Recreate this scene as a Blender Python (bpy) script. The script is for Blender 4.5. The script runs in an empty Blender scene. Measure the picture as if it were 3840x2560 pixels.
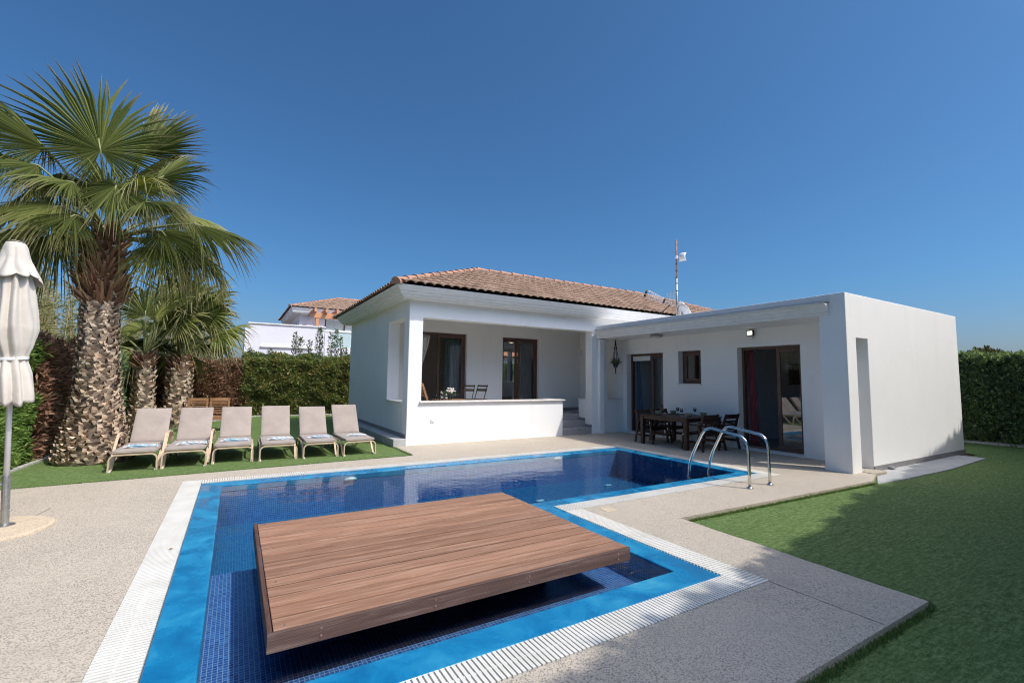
import bpy, bmesh, math, random
import numpy as np
from mathutils import Vector, Matrix, Quaternion
random.seed(7); RNG = np.random.default_rng(7)
V = Vector
scene = bpy.context.scene
COL = scene.collection
PI = math.pi
rad = math.radians

# ------------------------------------------------------------------ materials
class NT:
    def __init__(s, name):
        s.m = bpy.data.materials.new(name); s.m.use_nodes = True
        s.t = s.m.node_tree; s.t.nodes.clear()
        s.out = s.n('ShaderNodeOutputMaterial')
    def n(s, kind, **kw):
        nd = s.t.nodes.new(kind)
        for k, v in kw.items():
            if hasattr(nd, k) and k not in nd.inputs: setattr(nd, k, v)
            else: nd.inputs[k].default_value = v
        return nd
    def l(s, a, b): s.t.links.new(a, b)
    def inp(s, sock, v):
        if hasattr(v, 'is_output') or hasattr(v, 'links'): s.l(v, sock)
        else: sock.default_value = v
    def math(s, op, a, b=None, c=None, clamp=False):
        nd = s.n('ShaderNodeMath', operation=op); nd.use_clamp = clamp
        s.inp(nd.inputs[0], a)
        if b is not None: s.inp(nd.inputs[1], b)
        if c is not None: s.inp(nd.inputs[2], c)
        return nd.outputs[0]
    def mix(s, f, a, b, mode='MIX'):
        nd = s.n('ShaderNodeMix', data_type='RGBA', blend_type=mode)
        s.inp(nd.inputs[0], f); s.inp(nd.inputs[6], a if hasattr(a, 'links') else c4(a)); s.inp(nd.inputs[7], b if hasattr(b, 'links') else c4(b))
        return nd.outputs[2]
    def noise(s, scale, detail=4, rough=.55, vec=None, dist=0):
        nd = s.n('ShaderNodeTexNoise', Scale=scale, Detail=detail, Roughness=rough, Distortion=dist)
        s.l(vec if vec is not None else s.pos(), nd.inputs['Vector'])
        return nd.outputs['Fac']
    def pos(s):
        if not hasattr(s, '_p'): s._p = s.n('ShaderNodeNewGeometry')
        return s._p.outputs['Position']
    def island(s):
        s.pos(); return s._p.outputs['Random Per Island']
    def uv(s):
        if not hasattr(s, '_u'): s._u = s.n('ShaderNodeTexCoord')
        return s._u.outputs['UV']
    def obj(s):
        s.uv(); return s._u.outputs['Object']
    def mapping(s, vec, scale=(1, 1, 1), loc=(0, 0, 0), rot=(0, 0, 0)):
        nd = s.n('ShaderNodeMapping'); s.l(vec, nd.inputs[0])
        nd.inputs['Scale'].default_value = scale; nd.inputs['Rotation'].default_value = rot
        s.inp(nd.inputs['Location'], loc)
        return nd.outputs[0]
    def ramp(s, f, stops, interp='LINEAR'):
        nd = s.n('ShaderNodeValToRGB'); cr = nd.color_ramp; cr.interpolation = interp
        while len(cr.elements) > 1: cr.elements.remove(cr.elements[-1])
        for i, (p, c) in enumerate(stops):
            e = cr.elements[0] if i == 0 else cr.elements.new(p)
            e.position = p; e.color = c4(c)
        s.l(f, nd.inputs[0]); return nd.outputs[0]
    def bump(s, h, strength=.3, dist=.01):
        nd = s.n('ShaderNodeBump', Strength=strength, Distance=dist); s.l(h, nd.inputs['Height']); return nd.outputs[0]
    def pbsdf(s, col, rough=.6, metal=0, normal=None, spec=.5, **kw):
        nd = s.n('ShaderNodeBsdfPrincipled')
        s.inp(nd.inputs['Base Color'], col if hasattr(col, 'links') else c4(col))
        s.inp(nd.inputs['Roughness'], rough); s.inp(nd.inputs['Metallic'], metal)
        nd.inputs['Specular IOR Level'].default_value = spec
        if normal is not None: s.l(normal, nd.inputs['Normal'])
        for k, v in kw.items(): s.inp(nd.inputs[k.replace('_', ' ')], v)
        return nd.outputs[0]
    def surf(s, sh): s.l(sh, s.out.inputs['Surface']); return s.m
def c4(c): return (c[0], c[1], c[2], 1) if len(c) == 3 else c
def simple(name, col, rough=.6, metal=0, spec=.5, var=.12, nscale=6, bump=None, rnd=0):
    t = NT(name)
    f = t.noise(nscale)
    dark = [x * (1 - var) for x in col]; lite = [min(1, x * (1 + var)) for x in col]
    c = t.ramp(f, [(.3, dark), (.7, lite)])
    if rnd:
        c = t.mix(1, c, t.ramp(t.island(), [(0, (1 - rnd,) * 3), (1, (1, 1, 1))]), 'MULTIPLY')
    nrm = t.bump(t.noise(bump[0], 3), bump[1], .004) if bump else None
    return t.surf(t.pbsdf(c, rough, metal, nrm, spec))
MT = {}
def mk(name): 
    return MT[name]

# stucco
def stucco(name, base=(.90, .895, .885), soil=.05):
    t = NT(name)
    big = t.noise(.9, 5, .6); fine = t.noise(60, 3)
    streak = t.noise(1, 5, .6, t.mapping(t.pos(), (3, 3, .5)))
    c = t.ramp(big, [(.3, [x * (1 - soil) for x in base]), (.75, base)])
    c = t.mix(t.math('MULTIPLY', t.ramp(streak, [(.55, (0, 0, 0)), (.85, (1, 1, 1))]), .22), c, (.62, .60, .56))
    nrm = t.bump(t.math('ADD', fine, t.math('MULTIPLY', t.noise(8, 3), 1.6)), .15, .008)
    return t.surf(t.pbsdf(c, .85, 0, nrm, .25))
MT['stucco'] = stucco('white_stucco')
MT['stucco_cream'] = stucco('cream_stucco', (.89, .88, .855))
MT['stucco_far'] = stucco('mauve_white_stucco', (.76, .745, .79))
MT['trim'] = simple('white_trim', (.80, .80, .79), .6, var=.04)
MT['marble'] = simple('pale_marble', (.74, .71, .68), .35, var=.08, nscale=14)
MT['grey_skirt'] = simple('grey_tile', (.25, .24, .245), .5, var=.1)
MT['step_tile'] = simple('step_tile', (.33, .315, .315), .5, var=.12, nscale=9)
MT['interior'] = simple('interior_plaster', (.78, .78, .80), .9, var=.04)
MT['interior_floor'] = simple('interior_floor', (.34, .34, .36), .4, var=.1)
MT['dark_wood_in'] = simple('wardrobe_wood', (.03, .018, .015), .5)
MT['brown_frame'] = simple('brown_aluminium', (.115, .062, .046), .42, var=.06)
MT['white_plastic'] = simple('white_plastic', (.78, .78, .77), .4, var=.03)
MT['fitting'] = simple('pool_fitting_plastic', (.42, .58, .60), .4, var=.1)
MT['gap'] = simple('dark_gap_dirt', (.022, .014, .010), .95)
MT['black'] = simple('black_plastic', (.012, .012, .013), .35, var=.05)
MT['steel'] = simple('stainless_steel', (.70, .69, .66), .14, 1.0, var=.04)
MT['galv'] = simple('galvanised_steel', (.42, .42, .41), .45, .9, var=.15, nscale=30)
MT['rust_pipe'] = simple('rusty_pipe', (.30, .18, .16), .6, .3, var=.35, nscale=14)
MT['alu'] = simple('antenna_aluminium', (.62, .62, .64), .35, .8, var=.1)
MT['pole'] = simple('parasol_pole', (.66, .66, .68), .4, .2, var=.05)
MT['dish'] = simple('dish_white', (.80, .80, .79), .4, var=.03)
MT['terracotta_cap'] = simple('ridge_terracotta', (.43, .235, .165), .85, var=.25, nscale=5, rnd=.25, bump=(40, .2))
MT['pergola'] = simple('orange_timber', (.60, .29, .15), .7, var=.15, nscale=8)
MT['cushion'] = None
MT['ceramic'] = simple('olive_ceramic', (.30, .32, .22), .25, var=.15, nscale=40)
MT['plate'] = simple('dark_plate', (.14, .15, .13), .3, var=.1)
MT['wine'] = simple('red_wine', (.035, .003, .008), .1, var=.02)
MT['red_curtain'] = simple('red_curtain', (.24, .05, .06), .9, var=.1, bump=(300, .2))
MT['blue_curtain'] = simple('blue_curtain', (.045, .095, .17), .9, var=.1, bump=(300, .2))
MT['beige_curtain'] = simple('beige_curtain', (.74, .72, .68), .9, var=.08, bump=(300, .2))
MT['rope'] = simple('dark_rope', (.035, .04, .05), .9)
MT['plant_pot'] = simple('dark_pot', (.04, .06, .055), .5)
MT['soil'] = simple('brown_earth', (.16, .115, .08), .95, var=.3, nscale=5, bump=(30, .6))
MT['kerb'] = simple('grey_kerb_concrete', (.42, .41, .38), .9, var=.2, nscale=8, bump=(60, .4))
MT['white_slab'] = simple('white_slab', (.40, .405, .40), .8, var=.14, nscale=4, bump=(60, .3))
MT['channel'] = simple('drain_channel', (.24, .22, .18), .8, var=.3, nscale=10)
MT['bottle'] = simple('bottle_green', (.02, .035, .02), .12, var=.05)
MT['label'] = simple('paper_label', (.7, .68, .62), .7, var=.05)
MT['blossom'] = simple('pink_white_blossom', (.78, .68, .64), .8, var=.18, nscale=25, rnd=.25)
MT['leaf_green'] = simple('stem_green', (.07, .16, .04), .6, var=.3, rnd=.3)
MT['lamp_shell'] = simple('grey_lamp_ring', (.33, .33, .34), .4)
def emis(name, col, st):
    t = NT(name); e = t.n('ShaderNodeEmission', Strength=st); e.inputs[0].default_value = c4(col); return t.surf(e.outputs[0])
MT['flood_lit'] = emis('floodlight_lit', (1, .93, .8), 2.2)
MT['lamp_lit'] = emis('room_lamp_lit', (1, .72, .42), 3.0)
MT['lamp_glass'] = simple('opal_lamp_glass', (.7, .71, .72), .3, var=.03)

def glass(name, tint, refl=1.0):
    t = NT(name)
    tr = t.n('ShaderNodeBsdfTransparent'); tr.inputs[0].default_value = c4(tint)
    gl = t.n('ShaderNodeBsdfGlossy', Roughness=.004); gl.inputs[0].default_value = (1, 1, 1, 1)
    fr = t.n('ShaderNodeFresnel', IOR=1.5)
    ms = t.n('ShaderNodeMixShader'); t.l(t.math('MULTIPLY', fr.outputs[0], refl, clamp=True), ms.inputs[0])
    t.l(tr.outputs[0], ms.inputs[1]); t.l(gl.outputs[0], ms.inputs[2])
    return t.surf(ms.outputs[0])
MT['glass'] = glass('window_glass', (.72, .75, .76), 2.4)
MT['clear_glass'] = glass('clear_glass', (.92, .94, .94), 1.3)
MT['balcony_glass'] = simple('frosted_balcony_glass', (.50, .62, .62), .15, var=.06)

# terrace: exposed aggregate
def aggregate(name, tan=(.53, .46, .365), dark=(.19, .175, .155), sc=128, amount=.60):
    t = NT(name)
    p = t.pos()
    vo = t.n('ShaderNodeTexVoronoi', Scale=sc, Randomness=1.0); t.l(p, vo.inputs['Vector'])
    cell = vo.outputs['Color']; d = vo.outputs['Distance']
    sep = t.n('ShaderNodeSeparateColor'); t.l(cell, sep.inputs[0])
    peb = t.ramp(sep.outputs[0], [(0, [x * .75 for x in dark]), (amount * .5, dark), (amount, (.36, .31, .26)), (amount + .08, [x * .95 for x in tan]), (1, [x * 1.08 for x in tan])])
    edge = t.ramp(d, [(.38, (0, 0, 0)), (.62, (1, 1, 1))])
    c = t.mix(edge, peb, tan)
    st = t.noise(.8, 6, .6); st2 = t.noise(3.2, 5, .65)
    c = t.mix(t.ramp(st, [(.42, (0, 0, 0)), (.72, (.35, .35, .35))]), c, [x * 1.12 for x in tan])
    c = t.mix(t.ramp(st2, [(.5, (0, 0, 0)), (.78, (.42, .42, .42))]), c, (.30, .26, .22))
    h = t.math('ADD', t.math('MULTIPLY', d, -1.2), t.math('MULTIPLY', t.noise(200, 2), .3))
    return t.surf(t.pbsdf(c, .82, 0, t.bump(h, .35, .006), .3))
MT['terrace'] = aggregate('exposed_aggregate')
MT['base_disc'] = aggregate('tan_aggregate', (.62, .50, .36), (.42, .33, .23), 90, .3)

# artificial lawn
def lawn(name):
    t = NT(name)
    p = t.pos()
    a = t.noise(150, 3, .7); b = t.noise(24, 6, .8); c0 = t.noise(2.2, 5, .65); d0 = t.noise(.5, 3)
    pile = t.noise(1, 5, .7, t.mapping(p, (9, 55, 9), rot=(0, 0, .5)))
    f = t.math('ADD', t.math('ADD', t.math('MULTIPLY', a, .4), t.math('MULTIPLY', b, .3)), t.math('MULTIPLY', pile, .3))
    c = t.ramp(f, [(.40, (.025, .055, .012)), (.5, (.11, .175, .055)), (.585, (.25, .325, .135))])
    c = t.mix(t.ramp(c0, [(.38, (0, 0, 0)), (.75, (.4, .4, .4))]), c, (.14, .20, .07))
    c = t.mix(t.ramp(d0, [(.5, (0, 0, 0)), (.8, (.3, .3, .3))]), c, (.075, .13, .048))
    return t.surf(t.pbsdf(c, .8, 0, t.bump(f, .8, .02), .08))
MT['lawn'] = lawn('artificial_turf')

# mosaic
def mosaic(name, cols, grout, sc=.0265):
    t = NT(name)
    br = t.n('ShaderNodeTexBrick', offset=0.0, squash=1.0)
    br.inputs['Scale'].default_value = 1.0
    br.inputs['Mortar Size'].default_value = .0021
    br.inputs['Mortar Smooth'].default_value = .1
    br.inputs['Brick Width'].default_value = sc; br.inputs['Row Height'].default_value = sc
    t.l(t.uv(), br.inputs['Vector'])
    vo = t.n('ShaderNodeTexVoronoi', Scale=1 / sc, Randomness=0.0, voronoi_dimensions='2D')
    t.l(t.mapping(t.uv(), loc=(sc * .5, sc * .5, 0)), vo.inputs['Vector'])
    sep = t.n('ShaderNodeSeparateColor'); t.l(vo.outputs['Color'], sep.inputs[0])
    tile = t.ramp(sep.outputs[0], [(0, cols[0]), (.5, cols[1]), (1, cols[2])])
    c = t.mix(br.outputs['Fac'], tile, grout)
    return t.surf(t.pbsdf(c, .25, 0, None, .5))
MT['mosaic'] = mosaic('blue_mosaic', [(.018, .062, .225), (.026, .095, .30), (.045, .155, .40)], (.22, .31, .42))
MT['mosaic_deep'] = mosaic('teal_mosaic', [(.010, .075, .17), (.016, .115, .225), (.022, .17, .25)], (.11, .24, .31))

def coping():
    t = NT('blue_painted_rim')
    p = t.pos()
    n1 = t.noise(2.6, 7, .65, dist=.6); n2 = t.noise(9, 6, .7); n3 = t.noise(30, 4, .7)
    c = t.ramp(n1, [(.33, (.004, .13, .30)), (.5, (.006, .19, .385)), (.66, (.025, .275, .45)), (.8, (.12, .37, .50))])
    c = t.mix(t.ramp(t.math('MULTIPLY', n1, n2), [(.34, (0, 0, 0)), (.45, (.45, .45, .45))]), c, (.22, .42, .54))
    c = t.mix(t.ramp(t.math('ADD', n2, t.math('MULTIPLY', n3, .6)), [(1.00, (0, 0, 0)), (1.06, (1, 1, 1))]), c, (.50, .43, .38))
    r = t.ramp(n1, [(.4, (.16,) * 3), (.62, (.5,) * 3)])
    return t.surf(t.pbsdf(c, r, 0, t.bump(n3, .12, .006), .5))
MT['coping'] = coping()
def grate_mat():
    t = NT('white_grating')
    n = t.noise(3, 5, .6); m = t.noise(25, 4, .6)
    c = t.ramp(n, [(.3, (.62, .60, .53)), (.6, (.72, .70, .645))])
    c = t.mix(t.ramp(m, [(.6, (0, 0, 0)), (.85, (.5, .5, .5))]), c, (.55, .50, .42))
    return t.surf(t.pbsdf(c, .55, 0, None, .4))
MT['grate'] = grate_mat()

def water():
    t = NT('pool_water')
    p = t.pos()
    n1 = t.noise(2.4, 3, .5, t.mapping(p, (1, 1.6, 1)), dist=.4); n2 = t.noise(11, 3, .5, t.mapping(p, (1, 1.5, 1)))
    patch = t.ramp(t.noise(.55, 2), [(.42, (.15,) * 3), (.62, (1,) * 3)])
    h = t.math('ADD', n1, t.math('MULTIPLY', t.math('MULTIPLY', n2, .3), patch))
    nrm = t.bump(h, .085, .05)
    tr = t.n('ShaderNodeBsdfTransparent'); tr.inputs[0].default_value = (.97, .99, 1, 1)
    gl = t.n('ShaderNodeBsdfGlossy', Roughness=.0); t.l(nrm, gl.inputs['Normal'])
    fr = t.n('ShaderNodeFresnel', IOR=1.33); t.l(nrm, fr.inputs['Normal'])
    ms = t.n('ShaderNodeMixShader'); t.l(fr.outputs[0], ms.inputs[0]); t.l(tr.outputs[0], ms.inputs[1]); t.l(gl.outputs[0], ms.inputs[2])
    va = t.n('ShaderNodeVolumeAbsorption', Density=.55); va.inputs['Color'].default_value = (.22, .70, .95, 1)
    t.l(va.outputs[0], t.out.inputs['Volume'])
    return t.surf(ms.outputs[0])
MT['water'] = water()

def wood(name, cols, along='x', rough=.65, rnd=.3, grain=1.0, island=True, ribs=0, dark=.5):
    t = NT(name)
    o = t.obj()
    sc = {'x': (1.6, 26, 26), 'y': (26, 1.6, 26), 'z': (26, 26, 1.6)}[along]
    if island:
        sh = t.n('ShaderNodeCombineXYZ'); 
        v = t.math('MULTIPLY', t.island(), 37.0)
        for i in range(3): t.l(v, sh.inputs[i])
        vec = t.mapping(o, sc, sh.outputs[0])
    else: vec = t.mapping(o, sc)
    g = t.noise(1.0, 6, .65, vec, 1.2); k = t.noise(.35, 4, .6, vec, .3)
    c = t.ramp(g, [(.25, cols[0]), (.5, cols[1]), (.75, cols[2])])
    c = t.mix(t.ramp(k, [(.52, (0, 0, 0)), (.72, (.55,) * 3)]), c, [x * dark for x in cols[0]])
    if rnd: c = t.mix(1, c, t.ramp(t.island(), [(0, (1 - rnd,) * 3), (1, (1, 1, 1))]), 'MULTIPLY')
    sm = t.noise(.22, 5, .7, vec, .8); c = t.mix(t.ramp(sm, [(.53, (0, 0, 0)), (.66, (.55,) * 3)]), c, [x * .3 for x in cols[1]])
    h = g
    if ribs:
        sp = t.n('ShaderNodeSeparateXYZ'); t.l(o, sp.inputs[0])
        w = t.math('SINE', t.math('MULTIPLY', sp.outputs[2], ribs))
        c = t.mix(t.ramp(w, [(.35, (.0,) * 3), (.8, (.5,) * 3)]), c, [x * .32 for x in cols[1]])
    return t.surf(t.pbsdf(c, rough, 0, t.bump(h, .25 * grain, .004), .35))
MT['deck'] = wood('weathered_deck_boards', [(.235, .115, .068), (.375, .20, .122), (.52, .335, .235)], rnd=.30, dark=.6)
MT['deck_side'] = wood('dark_deck_fascia', [(.075, .035, .024), (.12, .06, .043), (.20, .115, .088)], 'y', rnd=.1)
MT['deck_ribbed'] = wood('ribbed_deck_fascia', [(.10, .055, .042), (.17, .10, .08), (.34, .245, .205)], 'x', rnd=.1, ribs=840)
MT['dark_furn'] = wood('dark_brown_furniture', [(.035, .016, .011), (.062, .028, .018), (.095, .045, .03)], 'z', .5, .25)
MT['teak'] = wood('honey_teak', [(.24, .12, .055), (.36, .19, .09), (.45, .26, .13)], 'x', .6, .2)
MT['grey_slat'] = wood('grey_brown_slat', [(.11, .075, .055), (.17, .115, .085), (.24, .17, .13)], 'x', .6, .2)
MT['frame_wood'] = simple('pale_bent_laminate', (.56, .43, .29), .45, var=.08, nscale=12)

def fabric(name, col, var=.08):
    t = NT(name)
    n = t.noise(5, 4); w = t.noise(350, 2)
    c = t.ramp(n, [(.3, [x * (1 - var) for x in col]), (.7, [x * (1 + var) for x in col])])
    h = t.math('ADD', w, t.math('MULTIPLY', t.noise(9, 3, .5), 6))
    return t.surf(t.pbsdf(c, .9, 0, t.bump(h, .25, .004), .2, Sheen_Weight=.2))
MT['cushion'] = fabric('taupe_cushion', (.355, .300, .262))
MT['canopy'] = fabric('cream_canopy', (.60, .55, .485), .06)
def towel_mat(name, seq):
    t = NT(name)
    sp = t.n('ShaderNodeSeparateXYZ'); t.l(t.obj(), sp.inputs[0])
    f = t.math('FRACT', t.math('ADD', t.math('MULTIPLY', sp.outputs[0], 3.2), t.math('MULTIPLY', sp.outputs[2], 7.0)))
    c = t.ramp(f, seq, 'CONSTANT')
    return t.surf(t.pbsdf(c, .95, 0, t.bump(t.noise(260, 2), .4, .004), .15))
BLU, WHT, RED, NAV = (.33, .52, .62), (.70, .70, .69), (.58, .37, .39), (.20, .32, .45)
MT['towel_blue'] = towel_mat('aqua_striped_towel', [(0, BLU), (.2, WHT), (.26, BLU), (.42, RED), (.5, BLU), (.62, WHT), (.7, BLU), (.9, NAV)])
MT['towel_red'] = towel_mat('blue_and_red_striped_towel', [(0, BLU), (.14, RED), (.25, NAV), (.34, WHT), (.45, BLU), (.58, RED), (.66, BLU), (.8, WHT), (.88, NAV)])
MT['towel_white'] = towel_mat('white_striped_towel', [(0, WHT), (.16, BLU), (.28, WHT), (.42, RED), (.5, WHT), (.62, BLU), (.72, WHT), (.9, NAV)])

def roof_mat(name, cols):
    t = NT(name)
    n = t.noise(3, 5, .65); m = t.noise(18, 4, .6)
    c = t.ramp(n, [(.3, cols[0]), (.5, cols[1]), (.72, cols[2])])
    c = t.mix(t.ramp(m, [(.56, (0, 0, 0)), (.8, (.5,) * 3)]), c, (.11, .08, .065))
    return t.surf(t.pbsdf(c, .85, 0, t.bump(t.noise(60, 3), .25, .005), .25))
MT['roof'] = roof_mat('weathered_clay_tile', [(.20, .13, .092), (.315, .212, .15), (.44, .32, .24)])
MT['roof_red'] = roof_mat('red_clay_tile', [(.30, .10, .055), (.42, .15, .085), (.52, .22, .12)])
MT['roof_orange'] = roof_mat('orange_clay_tile', [(.48, .19, .09), (.62, .27, .13), (.70, .36, .2)])

def leafmat(name, stops, transl=.25, rough=.55, tip=None):
    t = NT(name)
    c = t.ramp(t.island(), stops)
    if tip is not None:
        sp = t.n('ShaderNodeSeparateXYZ'); t.l(t.uv(), sp.inputs[0])
        c = t.mix(t.ramp(sp.outputs[0], [(tip[0], (0, 0, 0)), (1, (.8,) * 3)]), c, tip[1])
    sh = t.pbsdf(c, rough, 0, None, .18)
    if transl:
        tl = t.n('ShaderNodeBsdfTranslucent'); t.l(t.mix(1, c, (1.25, 1.2, .6), 'MULTIPLY'), tl.inputs[0])
        ms = t.n('ShaderNodeMixShader'); ms.inputs[0].default_value = transl
        t.l(sh, ms.inputs[1]); t.l(tl.outputs[0], ms.inputs[2]); sh = ms.outputs[0]
    return t.surf(sh)
MT['palm'] = leafmat('palm_leaf', [(0, (.05, .07, .018)), (.5, (.115, .145, .036)), (1, (.23, .25, .08))], .30, .62, (.66, (.42, .36, .22)))
MT['palm_pale'] = leafmat('pale_palm_leaf', [(0, (.14, .175, .04)), (.5, (.24, .27, .07)), (1, (.37, .38, .14))], .32, .62, (.6, (.44, .38, .22)))
MT['petiole'] = simple('palm_petiole', (.20, .22, .08), .5, var=.25)
MT['palm_scale'] = leafmat('trunk_scales', [(0, (.22, .155, .11)), (.4, (.41, .31, .225)), (.75, (.58, .45, .33)), (.9, (.70, .57, .43)), (1, (.58, .35, .20))], 0, .85)
MT['palm_boot'] = leafmat('dry_leaf_base', [(0, (.14, .07, .045)), (.5, (.27, .145, .09)), (1, (.42, .26, .165))], 0, .85)
MT['bark'] = simple('trunk_core', (.12, .09, .07), .95, var=.3)
MT['conifer'] = leafmat('conifer_green', [(0, (.115, .175, .105)), (.5, (.20, .28, .155)), (1, (.32, .40, .21))], .4)
MT['conifer_mix'] = leafmat('conifer_green_with_dry', [(0, (.10, .155, .06)), (.5, (.20, .265, .10)), (.82, (.38, .40, .16)), (.9, (.42, .30, .16)), (1, (.46, .32, .18))], .4)
MT['conifer_bright'] = leafmat('bright_conifer', [(0, (.07, .14, .03)), (.5, (.13, .22, .05)), (1, (.24, .33, .085))])
MT['dead'] = leafmat('dead_brown_conifer', [(0, (.15, .075, .05)), (.5, (.28, .15, .10)), (.85, (.42, .25, .17)), (1, (.13, .16, .07))], .15, .8)
MT['shrub'] = leafmat('shrub_leaf', [(0, (.08, .12, .05)), (.5, (.13, .175, .08)), (1, (.22, .25, .13))], .2)
MT['bamboo'] = leafmat('reed_leaf', [(0, (.18, .20, .08)), (.5, (.30, .31, .14)), (.9, (.44, .42, .22)), (1, (.46, .36, .18))], .3)
MT['bamboo_stem'] = simple('reed_stem', (.40, .30, .15), .6, var=.2)
MT['bush'] = leafmat('olive_bush', [(0, (.07, .065, .03)), (.5, (.11, .11, .045)), (1, (.17, .16, .07))], .2)
MT['twigs'] = simple('hedge_inner_twigs', (.08, .095, .06), 1.0, var=.4, nscale=9)
MT['twigs_dead'] = simple('dead_hedge_twigs', (.07, .04, .028), 1.0, var=.4, nscale=9)
MT['dryleaf'] = simple('dry_leaf', (.26, .15, .08), .9, var=.2)

# ------------------------------------------------------------------ mesh building
class MB:
    def __init__(s): s.v = []; s.f = []; s.uvs = None; s.M = None
    def add(s, vs, fs):
        b = len(s.v)
        for p in vs:
            p = V(p); s.v.append(s.M @ p if s.M is not None else p)
        s.f += [tuple(i + b for i in f) for f in fs]
        return s
    def box(s, x0, x1, y0, y1, z0, z1):
        return s.add([(x0, y0, z0), (x1, y0, z0), (x1, y1, z0), (x0, y1, z0), (x0, y0, z1), (x1, y0, z1), (x1, y1, z1), (x0, y1, z1)],
                     [(0, 3, 2, 1), (4, 5, 6, 7), (0, 1, 5, 4), (1, 2, 6, 5), (2, 3, 7, 6), (3, 0, 4, 7)])
    def hexa(s, b, t):
        return s.add(list(b) + list(t), [(0, 3, 2, 1), (4, 5, 6, 7), (0, 1, 5, 4), (1, 2, 6, 5), (2, 3, 7, 6), (3, 0, 4, 7)])
    def bar(s, p, q, w, h, side=None):
        p, q = V(p), V(q); d = (q - p).normalized()
        sd = V(side) if side else (V((0, 0, 1)).cross(d) if abs(d.z) < .95 else V((1, 0, 0)))
        sd = (sd - d * sd.dot(d)).normalized(); u = d.cross(sd)
        o = [sd * (a * w / 2) + u * (b * h / 2) for a, b in ((-1, -1), (1, -1), (1, 1), (-1, 1))]
        return s.hexa([p + x for x in o], [q + x for x in o])
    def strip(s, pts, w, t, side):
        pts = [V(p) for p in pts]; sd = V(side).normalized(); vs = []; n = len(pts)
        for i, p in enumerate(pts):
            d = (pts[min(i + 1, n - 1)] - pts[max(i - 1, 0)]).normalized(); nn = d.cross(sd).normalized()
            vs += [p + sd * w / 2 + nn * t / 2, p - sd * w / 2 + nn * t / 2, p - sd * w / 2 - nn * t / 2, p + sd * w / 2 - nn * t / 2]
        fs = []
        for i in range(n - 1):
            a, b = 4 * i, 4 * i + 4
            fs += [(a + k, a + (k + 1) % 4, b + (k + 1) % 4, b + k) for k in range(4)]
        fs += [(3, 2, 1, 0), tuple(4 * (n - 1) + k for k in range(4))]
        return s.add(vs, fs)
    def tube(s, pts, r, n=8, cap=True):
        pts = [V(p) for p in pts]; m = len(pts); vs = []; ref = None
        rs = r if hasattr(r, '__len__') else [r] * m
        for i, p in enumerate(pts):
            d = (pts[min(i + 1, m - 1)] - pts[max(i - 1, 0)]).normalized()
            if ref is None: ref = d.orthogonal().normalized()
            ref = (ref - d * ref.dot(d)).normalized(); b = d.cross(ref)
            vs += [p + (ref * math.cos(2 * PI * k / n) + b * math.sin(2 * PI * k / n)) * rs[i] for k in range(n)]
        fs = [(i * n + k, i * n + (k + 1) % n, (i + 1) * n + (k + 1) % n, (i + 1) * n + k) for i in range(m - 1) for k in range(n)]
        if cap: fs += [tuple(range(n - 1, -1, -1)), tuple((m - 1) * n + k for k in range(n))]
        return s.add(vs, fs)
    def lathe(s, prof, c=(0, 0, 0), n=20):
        c = V(c); vs = []; m = len(prof)
        for r, z in prof:
            vs += [c + V((r * math.cos(2 * PI * k / n), r * math.sin(2 * PI * k / n), z)) for k in range(n)]
        fs = [(i * n + k, i * n + (k + 1) % n, (i + 1) * n + (k + 1) % n, (i + 1) * n + k) for i in range(m - 1) for k in range(n)]
        if prof[0][0] > 1e-4: fs.append(tuple(range(n - 1, -1, -1)))
        if prof[-1][0] > 1e-4: fs.append(tuple((m - 1) * n + k for k in range(n)))
        return s.add(vs, fs)
    def prism(s, poly, z0, z1):
        n = len(poly)
        return s.add([(x, y, z0) for x, y in poly] + [(x, y, z1) for x, y in poly],
                     [tuple(range(n - 1, -1, -1)), tuple(range(n, 2 * n))] + [(i, (i + 1) % n, n + (i + 1) % n, n + i) for i in range(n)])
    def ball(s, c, r, nu=10, nv=6, sq=(1, 1, 1)):
        prof = [(max(1e-5, r * math.sin(PI * i / nv)), -r * math.cos(PI * i / nv)) for i in range(nv + 1)]
        b = len(s.v); s.lathe(prof, (0, 0, 0), nu)
        for i in range(b, len(s.v)):
            p = s.v[i]; s.v[i] = V((p.x * sq[0] + c[0], p.y * sq[1] + c[1], p.z * sq[2] + c[2]))
        return s
    def wall(s, ax, a0, a1, u0, u1, z0, z1, holes=()):
        us = sorted({u0, u1, *[h[0] for h in holes], *[h[1] for h in holes]}); us = [u for u in us if u0 <= u <= u1]
        zs = sorted({z0, z1, *[h[2] for h in holes], *[h[3] for h in holes]}); zs = [z for z in zs if z0 <= z <= z1]
        solid = lambda i, j: 0 <= i < len(us) - 1 and 0 <= j < len(zs) - 1 and not any(h[0] <= (us[i] + us[i + 1]) / 2 <= h[1] and h[2] <= (zs[j] + zs[j + 1]) / 2 <= h[3] for h in holes)
        idx = {}; vs = []; fs = []
        def vid(a, i, j):
            k = (a, i, j)
            if k not in idx:
                idx[k] = len(vs); A = a1 if a else a0
                vs.append((A, us[i], zs[j]) if ax == 'X' else (us[i], A, zs[j]))
            return idx[k]
        for i in range(len(us) - 1):
            for j in range(len(zs) - 1):
                if not solid(i, j): continue
                for a in (0, 1): fs.append((vid(a, i, j), vid(a, i + 1, j), vid(a, i + 1, j + 1), vid(a, i, j + 1)))
                for di, dj, e in ((-1, 0, ((i, j), (i, j + 1))), (1, 0, ((i + 1, j), (i + 1, j + 1))), (0, -1, ((i, j), (i + 1, j))), (0, 1, ((i, j + 1), (i + 1, j + 1)))):
                    if not solid(i + di, j + dj): fs.append((vid(0, *e[0]), vid(0, *e[1]), vid(1, *e[1]), vid(1, *e[0])))
        return s.add(vs, fs)
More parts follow.
